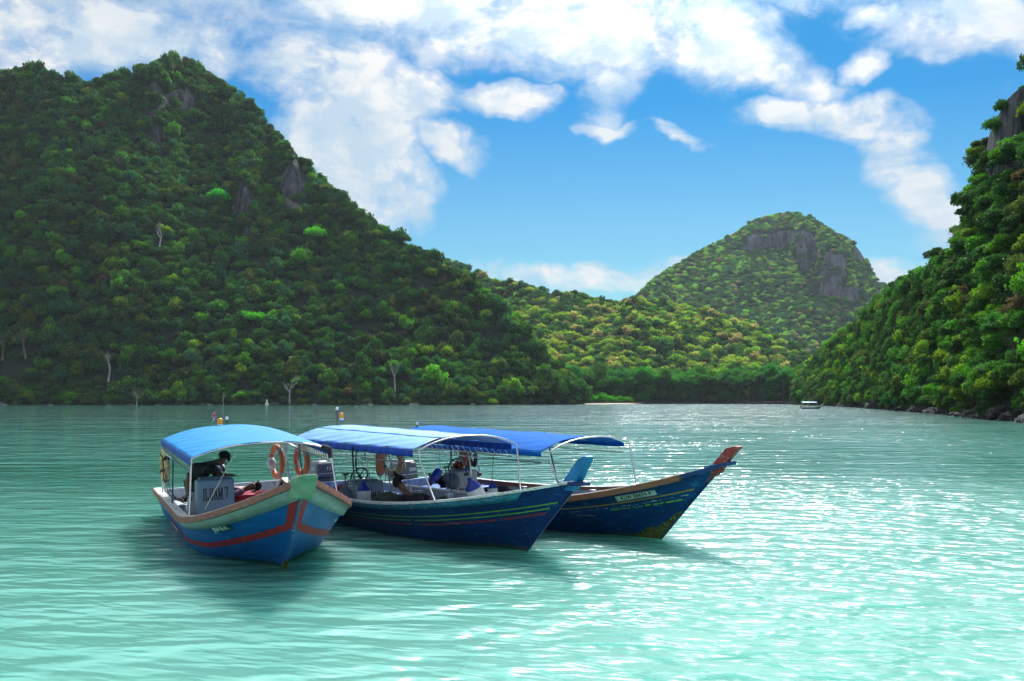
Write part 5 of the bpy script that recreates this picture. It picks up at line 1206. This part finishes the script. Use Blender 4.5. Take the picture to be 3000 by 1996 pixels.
figure('person', 2, 'dark haired person in a dark red vest reclining in the middle boat',
       dict(pelvis=(-3.1, .20, .50), belly=(-3.25, .22, .56), chest=(-3.5, .26, .66), neck=(-3.7, .30, .82), jaw=(-3.74, .32, .89), skull=(-3.78, .34, .97),
            shL=(-3.48, .05, .70), elL=(-3.2, -.08, .62), wrL=(-2.95, -.05, .66), haL=(-2.88, -.04, .68), shR=(-3.55, .48, .68), elR=(-3.35, .60, .58), wrR=(-3.1, .5, .56), haR=(-3.03, .47, .56),
            hiL=(-3.05, .10, .50), knL=(-2.7, -.05, .70), anL=(-2.4, -.1, .42), toL=(-2.3, -.1, .46), hiR=(-3.05, .30, .50), knR=(-2.65, .30, .58), anR=(-2.3, .3, .40), toR=(-2.2, .3, .45)), M['dark_red_cloth'], M['dark_trousers'], face=(.6, .8, 0), hair_s=1.25)
figure('person', 3, 'person in slate blue behind the farthest console, bare foot raised',
       dict(pelvis=(-6.75, .15, .80), belly=(-6.8, -.05, .84), chest=(-6.8, -.28, .90), neck=(-6.75, -.42, 1.0), jaw=(-6.68, -.44, 1.06), skull=(-6.72, -.48, 1.14),
            shL=(-6.95, -.42, .93), elL=(-7.0, -.6, .85), wrL=(-6.9, -.45, .82), haL=(-6.88, -.38, .82), shR=(-6.6, -.48, .92), elR=(-6.45, -.66, .88), wrR=(-6.5, -.5, .84), haR=(-6.52, -.42, .84),
            hiL=(-6.8, .25, .80), knL=(-6.6, .62, .92), anL=(-6.4, .86, .78), toL=(-6.3, .9, .88), hiR=(-6.65, .22, .80), knR=(-6.45, .58, .86), anR=(-6.2, .92, .98), toR=(-6.15, .98, 1.08)), M['slate_shirt'], M['dark_trousers'], face=(.8, .2, .3), hair_s=1.1)

# ---- the small boat far out by the right shore
def far_boat():
    a = col_dir(2372); dd = 300.0; r = empty('passenger_boat', (a * dd, dd, 0), (0, 0, math.radians(-8))); tag(r, 'tiny far off white and dark blue canopied boat near the right shore', 'boat')
    Lb = 5.2; n = 22
    def hp(s, w, side):      # s 0 bow .. 1 stern
        g_ = .55 + .95 * max(0, 1 - s / .45) ** 2.2; b = .95 * (1 - max(0, 1 - s / .5) ** 2.2); x = Lb * .5 - s * Lb + (1.0 * w * (1 - s))
        return Vector((x, side * b * (.72 + .28 * w), -.15 + (g_ + .15) * w))
    def shell(w0, w1, nm, m):
        g = G()
        for side in (1, -1):
            vs = [hp(i / n, w0 + (w1 - w0) * j / 2, side) for i in range(n + 1) for j in range(3)]
            g.add(vs, [(i * 3 + j, (i + 1) * 3 + j, (i + 1) * 3 + j + 1, i * 3 + j + 1) for i in range(n) for j in range(2)])
        vs = [hp(1, w0, 1), hp(1, w1, 1), hp(1, w1, -1), hp(1, w0, -1)]; g.add(vs, [(0, 1, 2, 3)]); return g.build(nm, m, r)
    shell(0, .52, 'hull', M['blue_hull_navy']); shell(.52, 1, 'topsides', M['white_plastic'])
    g = G(); g.add([hp(i / n, .6, s_) for i in range(n + 1) for s_ in (1, -1)], [(i * 2, i * 2 + 1, i * 2 + 3, i * 2 + 2) for i in range(n)]); g.build('floor', M['grey_deck'], r)
    g = G(); g.tube([(Lb * .5 + .7, 0, 1.05), (Lb * .5 + 1.2, 0, 1.5), (Lb * .5 + 1.25, 0, 1.85)], [.14, .12, .10], 8); g.build('prow', M['white_wood'], r)
    g = G(); vs = []; nu, nv = 8, 10
    for i in range(nu + 1):
        for j in range(nv + 1): v = -1 + 2 * j / nv; vs.append((-2.6 + 4.6 * i / nu, v * .95, 2.15 - .25 * v * v - .05 * i / nu))
    g.add(vs, [(i * (nv + 1) + j, (i + 1) * (nv + 1) + j, (i + 1) * (nv + 1) + j + 1, i * (nv + 1) + j + 1) for i in range(nu) for j in range(nv)], True); g.build('canopy', M['canvas_b'], r, solid=.05)
    for x in (-2.5, -.4, 1.9):
        for s_ in (1, -1): g = G(); g.tube([(x, s_ * .85, .5), (x, s_ * .9, 1.92)], .035, 5); g.build('post', M['steel'], r)
    G().box((-2.75, 0, .75), (.5, .4, .6)).build('outboard_engine', M['engine'], r, bevel=.05)
    for x, y_, nm in ((-2.2, -.2, 'stern of the small far off boat'), (-.75, -.25, 'middle of the small far off boat')):
        q = empty('person', (a * dd + x, dd + y_, 0)); tag(q, f'seated person in tan clothing at the {nm}', 'person')
        skinned('body', [(0, 0, .75), (0, 0, 1.2), (0, 0, 1.38), (.02, 0, 1.55), (.03, 0, 1.66), (.35, .1, .8), (.4, .1, .45), (.35, -.1, .8), (.4, -.1, .45), (0, .2, 1.28), (.12, .25, 1.0), (0, -.2, 1.28), (.12, -.25, 1.0)],
                [(0, 1), (1, 2), (2, 3), (3, 4), (0, 5), (5, 6), (0, 7), (7, 8), (2, 9), (9, 10), (2, 11), (11, 12)], [.17, .17, .08, .11, .10, .1, .07, .1, .07, .09, .06, .09, .06], M['cream'], q, 1)
far_boat()

# ------------------------------------------------------------------ haze
def haze():
    x0, x1, y0, y1, z0, z1 = -3600, 3600, -140, 3400, -6, 620
    g = G(); g.box(((x0 + x1) / 2, (y0 + y1) / 2, (z0 + z1) / 2), (x1 - x0, y1 - y0, z1 - z0))
    m = bpy.data.materials.new('pale_haze'); m.use_nodes = True; t = NT(m.node_tree); t.n.clear()
    v = t.N('ShaderNodeVolumePrincipled'); v.inputs['Color'].default_value = (.75, .87, 1, 1); v.inputs['Density'].default_value = .00004; v.inputs['Anisotropy'].default_value = .2
    t.L(v.outputs[0], t.N('ShaderNodeOutputMaterial').inputs['Volume'])
    tag(g.build('haze', m), kind='stuff')
if HAZE: haze()
